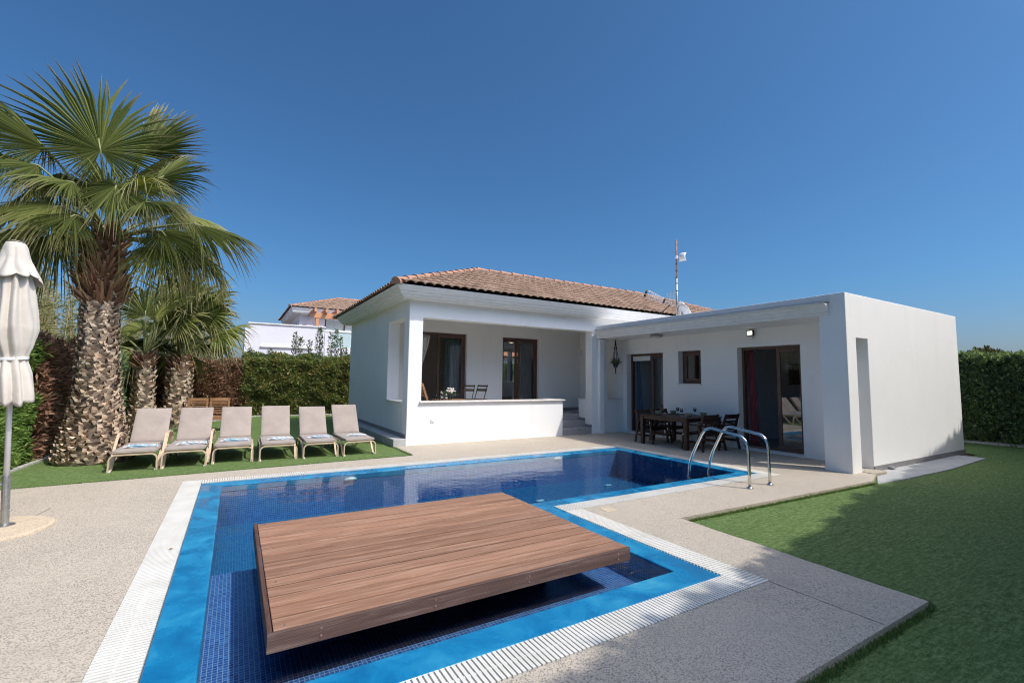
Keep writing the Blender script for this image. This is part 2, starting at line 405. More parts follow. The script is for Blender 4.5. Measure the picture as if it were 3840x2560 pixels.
    def build(s, name, mat, parent=None, bevel=0, smooth=False, loc=None, rot=None, seg=2, solid=0, sub=0, keepn=False, scale=None):
        vs = s.v
        if parent is not None:
            inv = world(parent).inverted(); vs = [inv @ p for p in vs]
        me = bpy.data.meshes.new(name); me.from_pydata([tuple(p) for p in vs], [], s.f); me.update()
        if not keepn:
            bm = bmesh.new(); bm.from_mesh(me); bmesh.ops.recalc_face_normals(bm, faces=bm.faces); bm.to_mesh(me); bm.free()
        boxuv(me, s.uvs)
        o = bpy.data.objects.new(name, me); COL.objects.link(o); me.materials.append(mat)
        if parent is not None: o.parent = parent
        if loc is not None: o.location = loc
        if rot is not None: o.rotation_euler = rot
        if scale is not None: o.scale = scale
        if bevel:
            b = o.modifiers.new('bevel', 'BEVEL'); b.width = bevel; b.segments = seg; b.limit_method = 'ANGLE'; b.angle_limit = rad(40)
        if solid:
            b = o.modifiers.new('thick', 'SOLIDIFY'); b.thickness = solid; b.offset = 0
        if sub:
            b = o.modifiers.new('sub', 'SUBSURF'); b.levels = sub; b.render_levels = sub
        if smooth: me.shade_smooth() if hasattr(me, 'shade_smooth') else [setattr(p, 'use_smooth', True) for p in me.polygons]
        return o
def world(o):
    m = o.matrix_basis.copy()
    return world(o.parent) @ m if o.parent else m
def boxuv(me, given=None):
    uvl = me.uv_layers.new(name='UVMap')
    nl = len(me.loops)
    if given is not None:
        vi = np.empty(nl, np.int32); me.loops.foreach_get('vertex_index', vi)
        uvl.data.foreach_set('uv', np.asarray(given, np.float32)[vi].ravel()); return
    co = np.empty(len(me.vertices) * 3, np.float32); me.vertices.foreach_get('co', co); co = co.reshape(-1, 3)
    vi = np.empty(nl, np.int32); me.loops.foreach_get('vertex_index', vi)
    npoly = len(me.polygons); no = np.empty(npoly * 3, np.float32); me.polygons.foreach_get('normal', no); no = np.abs(no.reshape(-1, 3))
    tot = np.empty(npoly, np.int32); me.polygons.foreach_get('loop_total', tot)
    ax = np.repeat(no.argmax(1), tot); p = co[vi]
    uv = np.where((ax == 0)[:, None], p[:, [1, 2]], np.where((ax == 1)[:, None], p[:, [0, 2]], p[:, [0, 1]]))
    uvl.data.foreach_set('uv', uv.astype(np.float32).ravel())
def tag(o, label=None, cat=None, group=None, kind=None):
    if label: o['label'] = label
    if cat: o['category'] = cat
    if group: o['group'] = group
    if kind: o['kind'] = kind
    return o
def thing(name, label, cat, loc=(0, 0, 0), rz=0, group=None):
    o = bpy.data.objects.new(name, None); COL.objects.link(o); o.empty_display_size = .2
    o.location = loc; o.rotation_euler = (0, 0, rz)
    return tag(o, label, cat, group)
def copy_tree(root, loc, rz, label):
    r = root.copy(); COL.objects.link(r); r.location = loc; r.rotation_euler = (0, 0, rz); r['label'] = label
    def kids(src, dst):
        for ch in [o for o in bpy.data.objects if o.parent == src]:
            c = ch.copy(); COL.objects.link(c); c.parent = dst; kids(ch, c)
    kids(root, r); return r
def struct(o): o['kind'] = 'structure'; return o
def qmesh(name, verts, mat, parent=None, uvx=None):
    """verts (N,4,3) numpy array: N separate quads"""
    N = len(verts); me = bpy.data.meshes.new(name)
    v = np.asarray(verts, np.float32).reshape(-1, 3)
    if parent is not None:
        inv = np.array(world(parent).inverted()); v = v @ inv[:3, :3].T.astype(np.float32) + inv[:3, 3].astype(np.float32)
    me.vertices.add(4 * N); me.vertices.foreach_set('co', v.astype(np.float32).ravel())
    me.loops.add(4 * N); me.loops.foreach_set('vertex_index', np.arange(4 * N, dtype=np.int32))
    me.polygons.add(N); me.polygons.foreach_set('loop_start', np.arange(0, 4 * N, 4, dtype=np.int32))
    me.update(calc_edges=True); me.validate()
    o = bpy.data.objects.new(name, me); COL.objects.link(o); me.materials.append(mat)
    if parent is not None: o.parent = parent
    return o
def nrm(a): return a / (np.linalg.norm(a, axis=-1, keepdims=True) + 1e-9)
def sprays(pos, direc, L, W, blades=5, spread=.6, lvar=.5, droop=0):
    n = len(pos); out = []
    for k in range(blades):
        d = nrm(direc + RNG.normal(0, spread, (n, 3)))
        d[:, 2] -= droop; d = nrm(d)
        ll = (L * (1 - lvar * RNG.random((n, 1)))); sd = nrm(np.cross(d, RNG.normal(0, 1, (n, 3)))) * W * (.6 + .8 * RNG.random((n, 1)))
        b = pos + RNG.normal(0, L * .18, (n, 3))
        out.append(np.stack([b, b + d * ll * .5 + sd, b + d * ll, b + d * ll * .5 - sd], 1))
    return np.concatenate(out)

# ------------------------------------------------------------------ camera, sun, sky
def setup():
    f, yaw, pitch, roll = 16.1557, rad(30.90319), rad(4.72877), rad(.70067)
    fw = V((math.sin(yaw) * math.cos(pitch), math.cos(yaw) * math.cos(pitch), math.sin(pitch)))
    r = V((math.cos(yaw), -math.sin(yaw), 0)); u = r.cross(fw)
    c, s = math.cos(roll), math.sin(roll)
    R, U = r * c + u * s, u * c - r * s
    cam = bpy.data.cameras.new('camera'); co = bpy.data.objects.new('camera', cam); COL.objects.link(co)
    M = Matrix.Identity(4)
    for i in range(3): M[i][0], M[i][1], M[i][2] = R[i], U[i], -fw[i]
    M.translation = V((0, 0, 1.5)); co.matrix_world = M
    cam.lens = f; cam.sensor_width = 36; cam.clip_end = 4000; cam.clip_start = .05
    scene.camera = co
    S = V((.43, -.62, 1.0)).normalized()
    sun = bpy.data.lights.new('sun', 'SUN'); so = bpy.data.objects.new('sun', sun); COL.objects.link(so)
    sun.energy = 2.4; sun.angle = rad(.6); sun.color = (1, .955, .88)
    so.rotation_euler = (-S).to_track_quat('-Z', 'Y').to_euler(); so.location = (5, -8, 20)
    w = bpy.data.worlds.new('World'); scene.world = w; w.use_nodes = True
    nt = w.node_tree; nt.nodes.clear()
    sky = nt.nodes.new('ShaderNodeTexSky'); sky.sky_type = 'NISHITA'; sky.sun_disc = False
    sky.sun_elevation = math.asin(S.z); sky.sun_rotation = math.atan2(S.x, S.y)
    sky.altitude = 50; sky.air_density = 1.0; sky.dust_density = 1.8; sky.ozone_density = 4.0
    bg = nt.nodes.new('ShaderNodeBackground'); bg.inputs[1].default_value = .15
    ou = nt.nodes.new('ShaderNodeOutputWorld')
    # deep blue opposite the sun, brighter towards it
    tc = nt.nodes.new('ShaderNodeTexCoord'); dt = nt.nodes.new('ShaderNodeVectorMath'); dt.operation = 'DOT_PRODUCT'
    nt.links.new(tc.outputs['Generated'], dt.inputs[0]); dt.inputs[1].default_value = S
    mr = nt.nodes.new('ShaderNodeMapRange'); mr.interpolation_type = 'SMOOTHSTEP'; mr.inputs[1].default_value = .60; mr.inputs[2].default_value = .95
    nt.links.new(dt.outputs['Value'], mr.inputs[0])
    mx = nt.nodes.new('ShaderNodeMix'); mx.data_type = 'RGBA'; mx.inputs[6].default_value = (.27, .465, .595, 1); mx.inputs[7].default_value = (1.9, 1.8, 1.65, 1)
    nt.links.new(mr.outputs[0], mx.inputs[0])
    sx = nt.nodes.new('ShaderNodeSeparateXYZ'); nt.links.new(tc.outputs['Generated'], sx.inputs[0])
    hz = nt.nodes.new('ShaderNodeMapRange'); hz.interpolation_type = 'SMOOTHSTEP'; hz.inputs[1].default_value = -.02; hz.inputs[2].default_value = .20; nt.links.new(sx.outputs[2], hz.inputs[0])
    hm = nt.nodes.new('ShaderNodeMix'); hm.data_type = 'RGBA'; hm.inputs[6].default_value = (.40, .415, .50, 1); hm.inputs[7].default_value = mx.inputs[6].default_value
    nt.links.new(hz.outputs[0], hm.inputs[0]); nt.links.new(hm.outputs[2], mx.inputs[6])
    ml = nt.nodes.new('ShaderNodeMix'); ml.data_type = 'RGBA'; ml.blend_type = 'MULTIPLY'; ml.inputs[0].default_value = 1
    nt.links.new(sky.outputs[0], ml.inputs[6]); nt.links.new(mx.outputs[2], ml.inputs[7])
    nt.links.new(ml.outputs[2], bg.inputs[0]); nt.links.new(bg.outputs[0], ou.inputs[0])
    vs = scene.view_settings; scene.display_settings.display_device = 'sRGB'
    vs.view_transform = 'Standard'; vs.look = 'None'; vs.exposure = .52; vs.gamma = 1
    cy = scene.cycles; cy.filter_width = 1.1; cy.max_bounces = 8; cy.transparent_max_bounces = 12; cy.caustics_reflective = False; cy.caustics_refractive = False
    cy.sample_clamp_indirect = 6
setup()

# ------------------------------------------------------------------ ground
m = MB()
for a in ((-300, 300, -300, 1.6), (-300, -2, 1.6, 9), (8, 300, 1.6, 9), (-300, 300, 9, 300)):
    m.add([(a[0], a[2], -.075), (a[1], a[2], -.075), (a[1], a[3], -.075), (a[0], a[3], -.075)], [(0, 1, 2, 3)])
struct(m.build('ground', MT['soil'], keepn=True))
# lawns
m = MB(); m.add([(-8, -12, -.045), (17.0, -12, -.045), (17.0, 4.6, -.045), (17.0, 14, -.045), (14.3, 14, -.045), (14.3, 3.6, -.045), (8.4, 3.6, -.045), (4.0, 3.6, -.045), (4.0, 1.55, -.045), (-8, 1.55, -.045)], [tuple(range(10))])
struct(m.build('lawn', MT['lawn'], keepn=True))
m = MB(); m.add([(-3.6, 8.3, -.012), (3.15, 8.6, -.012), (3.10, 10.12, -.012), (3.32, 10.3, -.012), (3.32, 20.0, -.012), (.75, 20.05, -.012), (-1.6, 17.1, -.012), (-2.75, 15.2, -.012), (-2.8, 11.6, -.012), (-3.0, 8.4, -.012)], [tuple(range(10))])
struct(m.build('lawn', MT['lawn'], keepn=True))
MT['blade'] = leafmat('turf_blades', [(0, (.07, .13, .035)), (.5, (.13, .21, .07)), (1, (.22, .30, .12))], .4)
def fringe(lines, z, h, n, label):
    vs = []
    for (x0, y0, x1, y1) in lines:
        L = math.dist((x0, y0), (x1, y1)); k = int(n * L); t = RNG.uniform(0, 1, k); p = np.stack([x0 + (x1 - x0) * t + RNG.normal(0, .012, k), y0 + (y1 - y0) * t + RNG.normal(0, .012, k), np.full(k, z)], 1)
        a = RNG.uniform(0, 2 * PI, k); w = np.stack([np.cos(a), np.sin(a), 0 * a], 1) * .004
        tip = p + np.stack([RNG.normal(0, .014, k), RNG.normal(0, .014, k), h * RNG.uniform(.4, 1.1, k)], 1); vs.append(np.stack([p - w, p + w, tip + w * .3, tip - w * .3], 1))
    tag(qmesh('turf_fringe', np.concatenate(vs), MT['blade']), label, 'grass', None, 'stuff')
fringe([(4.27, 1.36, 4.33, 3.48), (4.34, 3.47, 8.58, 3.33), (1.6, 1.335, 4.24, 1.335)], -.046, .032, 700, 'ragged turf blades along the lawn edge right of the pool terrace')
fringe([(-3.0, 8.57, 3.04, 8.83), (3.05, 8.85, 3.05, 10.1)], -.013, .030, 700, 'ragged turf blades along the lawn edge in front of the loungers')
# terrace with a hole for the pool
def sheet_hole(outer, inner, z0, z1):
    bm = bmesh.new()
    for loop in (outer, inner):
        vv = [bm.verts.new((x, y, z1)) for x, y in loop]
        for i in range(len(vv)): bm.edges.new((vv[i], vv[(i + 1) % len(vv)]))
    bmesh.ops.triangle_fill(bm, use_beauty=True, edges=bm.edges[:])
    ret = bmesh.ops.extrude_face_region(bm, geom=bm.faces[:])
    for g in ret['geom']:
        if isinstance(g, bmesh.types.BMVert): g.co.z = z0
    bmesh.ops.recalc_face_normals(bm, faces=bm.faces)
    me = bpy.data.meshes.new('m'); bm.to_mesh(me); bm.free(); return me
GR_OUT = [(-.57, 2.10), (3.57, 2.10), (3.57, 4.32), (7.76, 4.32), (7.76, 8.10), (-.57, 8.10)]
GR_IN = [(-.33, 2.34), (3.33, 2.34), (3.33, 4.56), (7.52, 4.56), (7.52, 7.86), (-.33, 7.86)]
W_IN = [(-.085, 2.588), (3.077, 2.588), (3.077, 4.80), (7.275, 4.80), (7.275, 7.61), (-.085, 7.61)]
def jag(pts, step=.13, amp=.010):
    out = []
    for i, a in enumerate(pts):
        b = pts[(i + 1) % len(pts)]; L = math.dist(a, b); n = max(1, int(L / step)) if L < 9 else 1
        for k in range(n):
            t = k / n; j = amp if k else 0
            out.append((a[0] + (b[0] - a[0]) * t + random.uniform(-j, j), a[1] + (b[1] - a[1]) * t + random.uniform(-j, j)))
    return out
outer = jag([(-6.5, 1.36), (4.22, 1.36), (4.30, 3.52), (8.58, 3.36), (9.24, 3.575), (9.27, 4.2), (10.2, 4.2), (10.2, 10.4), (3.34, 10.4), (3.04, 10.12), (3.04, 8.82), (-6.5, 8.44)])
me = sheet_hole(outer, GR_OUT, -.07, 0)
o = bpy.data.objects.new('terrace', me); COL.objects.link(o); me.materials.append(MT['terrace']); struct(o)
b = o.modifiers.new('bevel', 'BEVEL'); b.width = .008; b.segments = 2; b.limit_method = 'ANGLE'
# drain channel floor, pool basin, rim, water
me = sheet_hole(GR_OUT, GR_IN, -.10, -.055)
o = bpy.data.objects.new('drain_channel', me); COL.objects.link(o); me.materials.append(MT['channel']); struct(o)
me = sheet_hole(GR_IN, W_IN, -.10, -.002)
o = bpy.data.objects.new('pool_coping', me); COL.objects.link(o); me.materials.append(MT['coping']); struct(o)
b = o.modifiers.new('bevel', 'BEVEL'); b.width = .012; b.segments = 3; b.limit_method = 'ANGLE'
DEEP, SHELF, YS = -.56, -.20, 4.80
m = MB(); n = len(W_IN)
m.add([(x, y, -.10) for x, y in W_IN] + [(x, y, DEEP) for x, y in W_IN], [(i, (i + 1) % n, n + (i + 1) % n, n + i) for i in range(n)])
m.box(-.085, 3.077, 2.588, YS, DEEP, SHELF)
struct(m.build('pool_basin', MT['mosaic'], keepn=True))
m = MB(); m.add([(-.2, 2.5, DEEP - .001), (7.4, 2.5, DEEP - .001), (7.4, 7.7, DEEP - .001), (-.2, 7.7, DEEP - .001)], [(0, 1, 2, 3)])
struct(m.build('pool_floor', MT['mosaic_deep'], keepn=True))
m = MB(); wi = [(-.09, 2.583), (3.082, 2.583), (3.082, 4.795), (7.28, 4.795), (7.28, 7.615), (-.09, 7.615)]
m.prism(wi, DEEP - .1, -.014); struct(m.build('water', MT['water']))

# joint and crack in the terrace
m = MB(); m.bar((3.552, 2.09, .0012), (3.565, 1.375, .0012), .006, .003, (1, 0, 0)); struct(m.build('terrace_joint', MT['channel']))
m = MB(); m.bar((-1.76, 6.72, .0015), (-1.70, 7.18, .0015), .010, .004, (1, 0, 0)); struct(m.build('terrace_joint', MT['channel']))
# white overflow gratings
def grating(u0, u1, v0, v1, ax, label):
    m = MB(); pitch = .0305; n = int((u1 - u0) / pitch); z1 = .004
    for i in range(n):
        a = u0 + (i + .15) * (u1 - u0) / n; b = a + .0205
        if ax == 'X': m.box(a, b, v0 + .004, v1 - .004, -.03, z1)
        else: m.box(v0 + .004, v1 - .004, a, b, -.03, z1)
    mid = (v0 + v1) / 2
    for off in (-.008, ):
        if ax == 'X': m.box(u0, u1, mid - .009, mid + .009, -.025, -.001)
        else: m.box(mid - .009, mid + .009, u0, u1, -.025, -.001)
    o = m.build('overflow_grating', MT['grate'])
    tag(o, label, 'drain grating', 'white gratings round the pool')
grating(-.33, 3.33, 2.10, 2.34, 'X', 'white slatted grating along the front edge of the pool, partly in shade')
grating(2.10, 8.10, -.57, -.33, 'Y', 'long white slatted grating down the left side of the pool beside the parasol')
grating(-.33, 7.52, 7.86, 8.10, 'X', 'white slatted grating along the far side of the pool in front of the loungers')
grating(2.10, 4.32, 3.33, 3.57, 'Y', 'white slatted grating right of the wooden platform, beside the lawn corner')
grating(3.33, 7.52, 4.32, 4.56, 'X', 'white slatted grating running from the inner pool corner to the steel ladder')
grating(4.32, 8.10, 7.52, 7.76, 'Y', 'white slatted grating beside the dining table terrace')

# wooden platform
ZT, ZB = .155, .052
pf = thing('pool_platform', 'brown wooden platform of long boards standing in the pool', 'platform', (1.52, 3.86, 0))
y0, y1, x0, x1 = 2.815, 4.93, .213, 2.832
m = MB(); nb = 14; py = y0 + .024
pw = (y1 - y0 - .026) / nb
for i in range(nb):
    ya, yb = py + i * pw + .0085, py + (i + 1) * pw - .0085
    if False:
        xm = x0 + .05 + random.choice((.42, .6, .78)) * (x1 - x0); m.box(x0 + .031, xm - .002, ya, yb, ZT - .026, ZT - .004 + random.uniform(-.002, .002)); m.box(xm + .002, x1 - .004, ya, yb, ZT - .026, ZT - .004 + random.uniform(-.002, .002))
    else: m.box(x0 + .031, x1 - .004, ya, yb, ZT - .026, ZT - .004 + random.uniform(-.0025, .0025))
m.build('top_board', MT['deck'], pf, .004)
m = MB()
for i in range(1, nb): m.box(x0 + .031, x1 - .006, py + i * pw - .008, py + i * pw + .008, ZT - .024, ZT - .012)
m.build('board_gap', MT['gap'], pf)
MB().box(x0, x1, y0, y0 + .022, ZB, ZT - .003).build('front_fascia', MT['deck_ribbed'], pf, .003)
MB().box(x0, x0 + .026, y0 + .023, y1, ZB, ZT).build('side_fascia', MT['deck_side'], pf, .003)
MB().box(x1 - .024, x1, y0 + .023, y1, ZB, ZT - .032).build('side_fascia', MT['deck_side'], pf, .003)
MB().box(x0 + .03, x1 - .03, y1 - .022, y1, ZB, ZT - .03).build('back_fascia', MT['deck_side'], pf, .003)
m = MB()
for i in range(6):
    xx = x0 + .25 + i * .42; m.box(xx, xx + .05, y0 + .03, y1 - .03, ZB + .01, ZT - .03)
m.box(x0 + .03, x1 - .03, y0 + .025, y0 + .05, ZB - .012, ZB + .03)
m.build('joist', MT['deck_side'], pf)
for xx in (.48, 1.15, 1.85, 2.70):
    for zz in (.082, .122): MB().tube([(xx, y0 - .003, zz), (xx, y0 + .004, zz)], .007, 8).build('screw', MT['rust_pipe'], pf)
for xx in (.30, 2.76):
    for yy in (2.88, 3.5, 4.2, 4.86): MB().tube([(xx, yy, ZT - .006), (xx, yy, ZT - .0005)], .006, 7).build('screw', MT['galv'], pf)
for xx, yy in ((.66, 3.42), (2.24, 3.45), (.66, 4.4), (2.24, 4.4)):
    MB().lathe([(.17, SHELF), (.17, ZB + .02)], (xx, yy, 0), 28).build('support_column', MT['mosaic'], pf, smooth=False)

# pool ladder
ld = thing('pool_ladder', 'stainless steel ladder with two arched handrails at the pool edge', 'pool ladder', (6.59, 4.4, 0))
prof = [(5.02, -.42), (5.0, -.02), (4.975, .17), (4.915, .35), (4.82, .535), (4.745, .675), (4.695, .74), (4.64, .778), (4.57, .79), (4.48, .778), (4.40, .762), (4.14, .728), (4.075, .71), (4.02, .66), (3.99, .59), (3.978, .50), (3.974, .2), (3.972, 0)]
for xx in (6.34, 6.84):
    r = MB().tube([(xx, a, b) for a, b in prof], .0215, 14).build('handrail', MT['steel'], ld, smooth=True)
    MB().lathe([(.045, 0), (.045, .012), (.03, .022), (.023, .03)], (xx, 3.972, .001), 18).build('base_flange', MT['steel'], r, smooth=True)
for zz in (-.04, -.25): MB().box(6.34, 6.84, 4.97, 5.05, zz - .02, zz).build('tread', MT['steel'], ld, .006)

# pool fittings
for (x, y, z, ax, lab) in ((1.63, 7.60, -.085, 'Y', 'round white pool light on the far wall under the two middle loungers'), (5.65, 7.60, -.075, 'Y', 'round white pool light on the far wall near the house steps'),
                           (6.40, 6.95, DEEP + .01, 'Z', 'pale round fitting on the pool floor towards the ladder'), (4.55, 6.62, DEEP + .01, 'Z', 'pale round fitting on the pool floor behind the platform')):
    m = MB(); m.lathe([(.115 if ax == 'Y' else .09, 0), (.115 if ax == 'Y' else .09, .008), (.095, .018), (.0001, .024)] if ax == 'Y' else [(.09, 0), (.085, .012), (.0001, .02)], (0, 0, 0), 24)
    tag(m.build('pool_fitting', MT['fitting'], None, loc=(x, y, z), rot=(rad(90), 0, 0) if ax == 'Y' else (0, 0, 0), smooth=True, scale=(.85, .30, 1) if ax == 'Y' else (1, .55, 1)), lab, 'pool fitting', 'round pool fittings')
tag(MB().box(3.74, 3.90, 4.07, 4.21, -.02, .005).build('access_lid', MT['base_disc'], None, .003), 'small square access lid in the terrace near the inner pool corner', 'lid')

# ------------------------------------------------------------------ villa
vl = thing('villa', 'white single storey villa with tiled hip roof, porch and flat roofed wing', 'house', (3.33, 10.12, 0))
ST = MT['stucco']
FZ = .52; BY = 12.15
doorL, doorR = (3.98, 5.74, FZ, 2.80), (6.95, 8.28, FZ, 2.79)
MB().wall('Y', 10.12, 10.40, 3.33, 17.3, -.07, 3.34, [(3.66, 8.73, .945, 2.905), (7.70, 8.73, -.08, .945), (9.33, 9.87, .97, 2.73)]).build('front_wall', ST, vl, .012)
MB().wall('X', 3.33, 3.63, 10.40, 16.3, -.07, 3.34, [(10.47, 11.76, .945, 2.92)]).build('side_wall', ST, vl, .012)
MB().wall('Y', BY, BY + .25, 3.63, 11.6, FZ - .4, 3.32, [doorL, doorR]).build('porch_wall', MT['stucco_cream'], vl, .012)
MB().wall('Y', 16.05, 16.3, 3.63, 17.3, -.07, 3.34, [(8.95, 9.55, 1.40, 2.62), (9.62, 10.35, 1.40, 2.62)]).build('back_wall', ST, vl)
MB().box(17.0, 17.3, 10.4, 16.05, -.07, 3.34).build('side_wall', ST, vl)
MB().box(9.95, 10.25, 10.4, BY, -.07, 3.32).build('porch_wall', MT['stucco_cream'], vl, .01)
MB().box(3.63, 9.95, 10.40, BY, 3.20, 3.30).build('porch_ceiling', MT['stucco_cream'], vl)
m = MB(); m.box(3.63, 9.95, 10.70, BY, FZ - .5, FZ); m.box(3.63, 7.50, 10.40, 10.70, FZ - .5, FZ); m.build('porch_floor', MT['step_tile'], vl)
# parapet return, low wall by the steps, sills
MB().box(7.50, 7.70, 10.401, 10.78, -.07, .945).build('parapet', ST, vl, .01)
MB().box(8.73, 8.95, 10.401, 10.72, -.07, .945).build('parapet', ST, vl, .01)
m = MB(); m.box(3.62, 7.74, 10.06, 10.44, .945, .978); m.build('sill', MT['marble'], vl, .006)
MB().box(7.47, 7.74, 10.442, 10.81, .945, .978).build('sill', MT['marble'], vl, .006)
MB().box(8.735, 8.98, 10.37, 10.75, .946, .976).build('sill', MT['marble'], vl, .006)
MB().box(3.29, 3.66, 10.475, 11.755, .93, .958).build('sill', MT['marble'], vl, .004)
MB().box(9.30, 9.90, 10.085, 10.42, .955, .985).build('sill', MT['marble'], vl, .004)
# steps
m = MB()
for k, yy in enumerate((10.125, 10.41, 10.695)): m.box(7.705, 8.725, yy, 10.76, -.05 if k == 0 else k * .1733, (k + 1) * .1733)
m.build('steps', MT['step_tile'], vl, .006)
m = MB()
for k, yy in enumerate((10.125, 10.41, 10.69)): m.box(8.716, 8.728, yy - .0, yy + .30, (k + 1) * .1733, (k + 1) * .1733 + .08)
m.box(3.64, 9.94, BY - .012, BY - .001, FZ, FZ + .09)
m.build('skirting', MT['grey_skirt'], vl)
# beam end pilaster beside wing roof
MB().box(8.95, 9.12, 10.02, 10.119, -.06, 2.70).build('pilaster', ST, vl, .008)
# left ledge + skirting
MB().box(3.04, 3.329, 10.10, 16.3, -.05, .155).build('ledge', MT['white_slab'], vl, .012)
MB().box(3.318, 3.329, 10.13, 16.29, .156, .245).build('skirting', MT['grey_skirt'], vl)
# stains / fittings on the front wall
m = MB(); m.box(3.90, 3.995, 10.108, 10.122, .485, .58); m.box(3.925, 3.97, 10.10, 10.11, .51, .555); m.build('socket_box', MT['white_plastic'], vl, .004)
MB().lathe([(.022, 0), (.018, .012), (.0001, .014)], (0, 0, 0), 10).build('wall_plug', MT['marble'], vl, loc=(5.40 - 3.33, -.001, .735), rot=(rad(90), 0, 0))
MB().lathe([(.018, 0), (.014, .006), (.0001, .008)], (0, 0, 0), 10).build('wall_plug', MT['black'], vl, loc=(6.595 - 3.33, -.001, .514), rot=(rad(90), 0, 0))
m = MB(); m.box(9.86, 9.945, 12.03, 12.14, 2.40, 2.50); m.build('motion_sensor', MT['white_plastic'], vl, .02)
# interior rooms
m = MB()
m.box(3.64, 11.6, 16.0, 16.04, FZ, 1.39); m.box(3.64, 8.94, 16.0, 16.04, 1.39, 3.2); m.box(10.36, 11.6, 16.0, 16.04, 1.39, 3.2); m.box(8.94, 10.36, 16.0, 16.04, 2.63, 3.2)
m.box(11.5, 11.6, BY + .26, 16.0, FZ, 3.2); m.box(3.64, 3.70, BY + .26, 16, FZ, 3.2)
m.box(3.7, 11.5, BY + .26, 16.0, 3.12, 3.2)
m.box(10.26, 13.3, 4.19, 4.25, 0, 2.69); m.box(12.9, 13.0, 4.26, 10.1, 0, 2.69); m.box(10.26, 12.9, 7.10, 7.20, 0, 2.69); m.box(10.26, 12.9, 10.02, 10.11, 0, 2.69)
m.build('room_wall', MT['interior'], vl)
m = MB(); m.box(3.64, 11.5, BY + .02, 16.0, FZ - .1, FZ - .002); m.box(10.0, 13, 4.3, 10.0, -.05, .012); m.build('room_floor', MT['interior_floor'], vl)
MB().box(12.2, 12.85, 8.0, 9.9, .012, 2.4).build('wardrobe', MT['dark_wood_in'], vl, .01)

def sliding(name, ax, depth, u0, u1, z0, z1, open_low, mid, inward, leaf_open=True, extra=None):
    """frame in the plane ax=depth; open_low: which side (low u or high u) stands open"""
    t = .06 * (1 if inward > 0 else -1)
    fr = MB(); gl = MB()
    def B(mb, a, b, c, d, o0, o1):
        lo, hi = sorted((depth + o0, depth + o1))
        if ax == 'Y': mb.box(a, b, lo, hi, c, d)
        else: mb.box(lo, hi, a, b, c, d)
    s = 1 if inward > 0 else -1
    B(fr, u0, u1, z1 - .055, z1, 0, .11 * s); B(fr, u0, u1, z0, z0 + .045, 0, .11 * s)
    B(fr, u0, u0 + .05, z0 + .045, z1 - .055, 0, .11 * s); B(fr, u1 - .05, u1, z0 + .045, z1 - .055, 0, .11 * s)
    lo, hi = (mid, u1 - .05) if open_low else (u0 + .05, mid)
    panes = [(lo, hi, .012 * s, .05 * s)]
    if not leaf_open: panes.append((u0 + .05, mid, .06 * s, .098 * s) if open_low else (mid, u1 - .05, .06 * s, .098 * s))
    else: panes.append((lo - .03 * (1 if open_low else -1), hi - .03 * (1 if open_low else -1), .06 * s, .098 * s)) if False else None
    d = fr.build(name, MT['brown_frame'], vl, .004)
    for p in panes:
        if p is None: continue
        a, b, o0, o1 = p; pf_ = MB(); sw = .075
        B(pf_, a, a + sw, z0 + .046, z1 - .056, o0, o1); B(pf_, b - sw, b, z0 + .046, z1 - .056, o0, o1)
        B(pf_, a + sw, b - sw, z0 + .046, z0 + .046 + sw, o0, o1); B(pf_, a + sw, b - sw, z1 - .056 - sw, z1 - .056, o0, o1)
        pf_.build('door_panel', MT['brown_frame'], d, .004)
        g = MB(); B(g, a + sw - .005, b - sw + .005, z0 + .046 + sw - .005, z1 - .056 - sw + .005, o0 + .016 * s, o0 + .022 * s); g.build('glass_pane', MT['glass'], d)
    return d
sliding('sliding_door', 'Y', BY + .10, doorL[0], doorL[1], FZ, 2.80, True, 4.88, 1)
sliding('sliding_door', 'Y', BY + .10, doorR[0], doorR[1], FZ, 2.79, True, 7.56, 1, leaf_open=False)
# wing
FX = 9.95
dN, dF, wN = (5.06, 6.45, .035, 2.30), (8.62, 9.97, .035, 2.285), (7.43, 8.11, 1.45, 2.295)
MB().wall('X', FX, FX + .32, 4.19, 10.119, -.07, 2.71, [dN, dF, wN]).build('wing_wall', ST, vl, .010)
MB().wall('Y', 3.766, 4.19, 8.91, 14.17, -.07, 3.072, [(9.25, 9.685, -.08, 2.295)]).build('wing_wall', ST, vl, .012)
MB().box(13.87, 14.17, 4.191, 10.119, -.07, 3.07).build('wing_wall', ST, vl, .01)
MB().box(8.91, 13.869, 4.191, 10.119, 2.71, 3.068).build('wing_roof', ST, vl, .010)
m = MB(); pr = [(8.91, 2.925), (8.74, 2.925), (8.735, 2.895), (8.80, 2.875), (8.815, 2.83), (8.835, 2.82), (8.85, 2.755), (8.875, 2.745), (8.885, 2.70), (8.91, 2.695)]
ya, yb = 4.02, 10.0
m.add([(x, ya, z) for x, z in pr] + [(x, yb, z) for x, z in pr], [tuple(range(9, -1, -1)), tuple(range(10, 20))] + [(i, (i + 1) % 10, 10 + (i + 1) % 10, 10 + i) for i in range(10)])
m.build('wing_cornice', MT['trim'], vl)
MB().box(8.725, 8.93, 4.0, 10.02, 2.927, 2.938).build('drip_edge', MT['alu'], vl)
sliding('sliding_door', 'X', FX + .18, dN[0], dN[1], .04, 2.30, False, 5.66, 1)
sliding('sliding_door', 'X', FX + .18, dF[0], dF[1], .04, 2.285, False, 9.20, 1)
m = MB(); m.box(FX + .19, FX + .28, 9.24, 9.90, 2.09, 2.225); m.build('shutter_box', MT['white_plastic'], vl)
m = MB()
x = FX + .18
for a, b, c, d in ((7.43, 7.50, 1.45, 2.295), (8.04, 8.11, 1.45, 2.295), (7.50, 8.04, 1.45, 1.515), (7.50, 8.04, 2.23, 2.295)): m.box(x, x + .07, a, b, c, d)
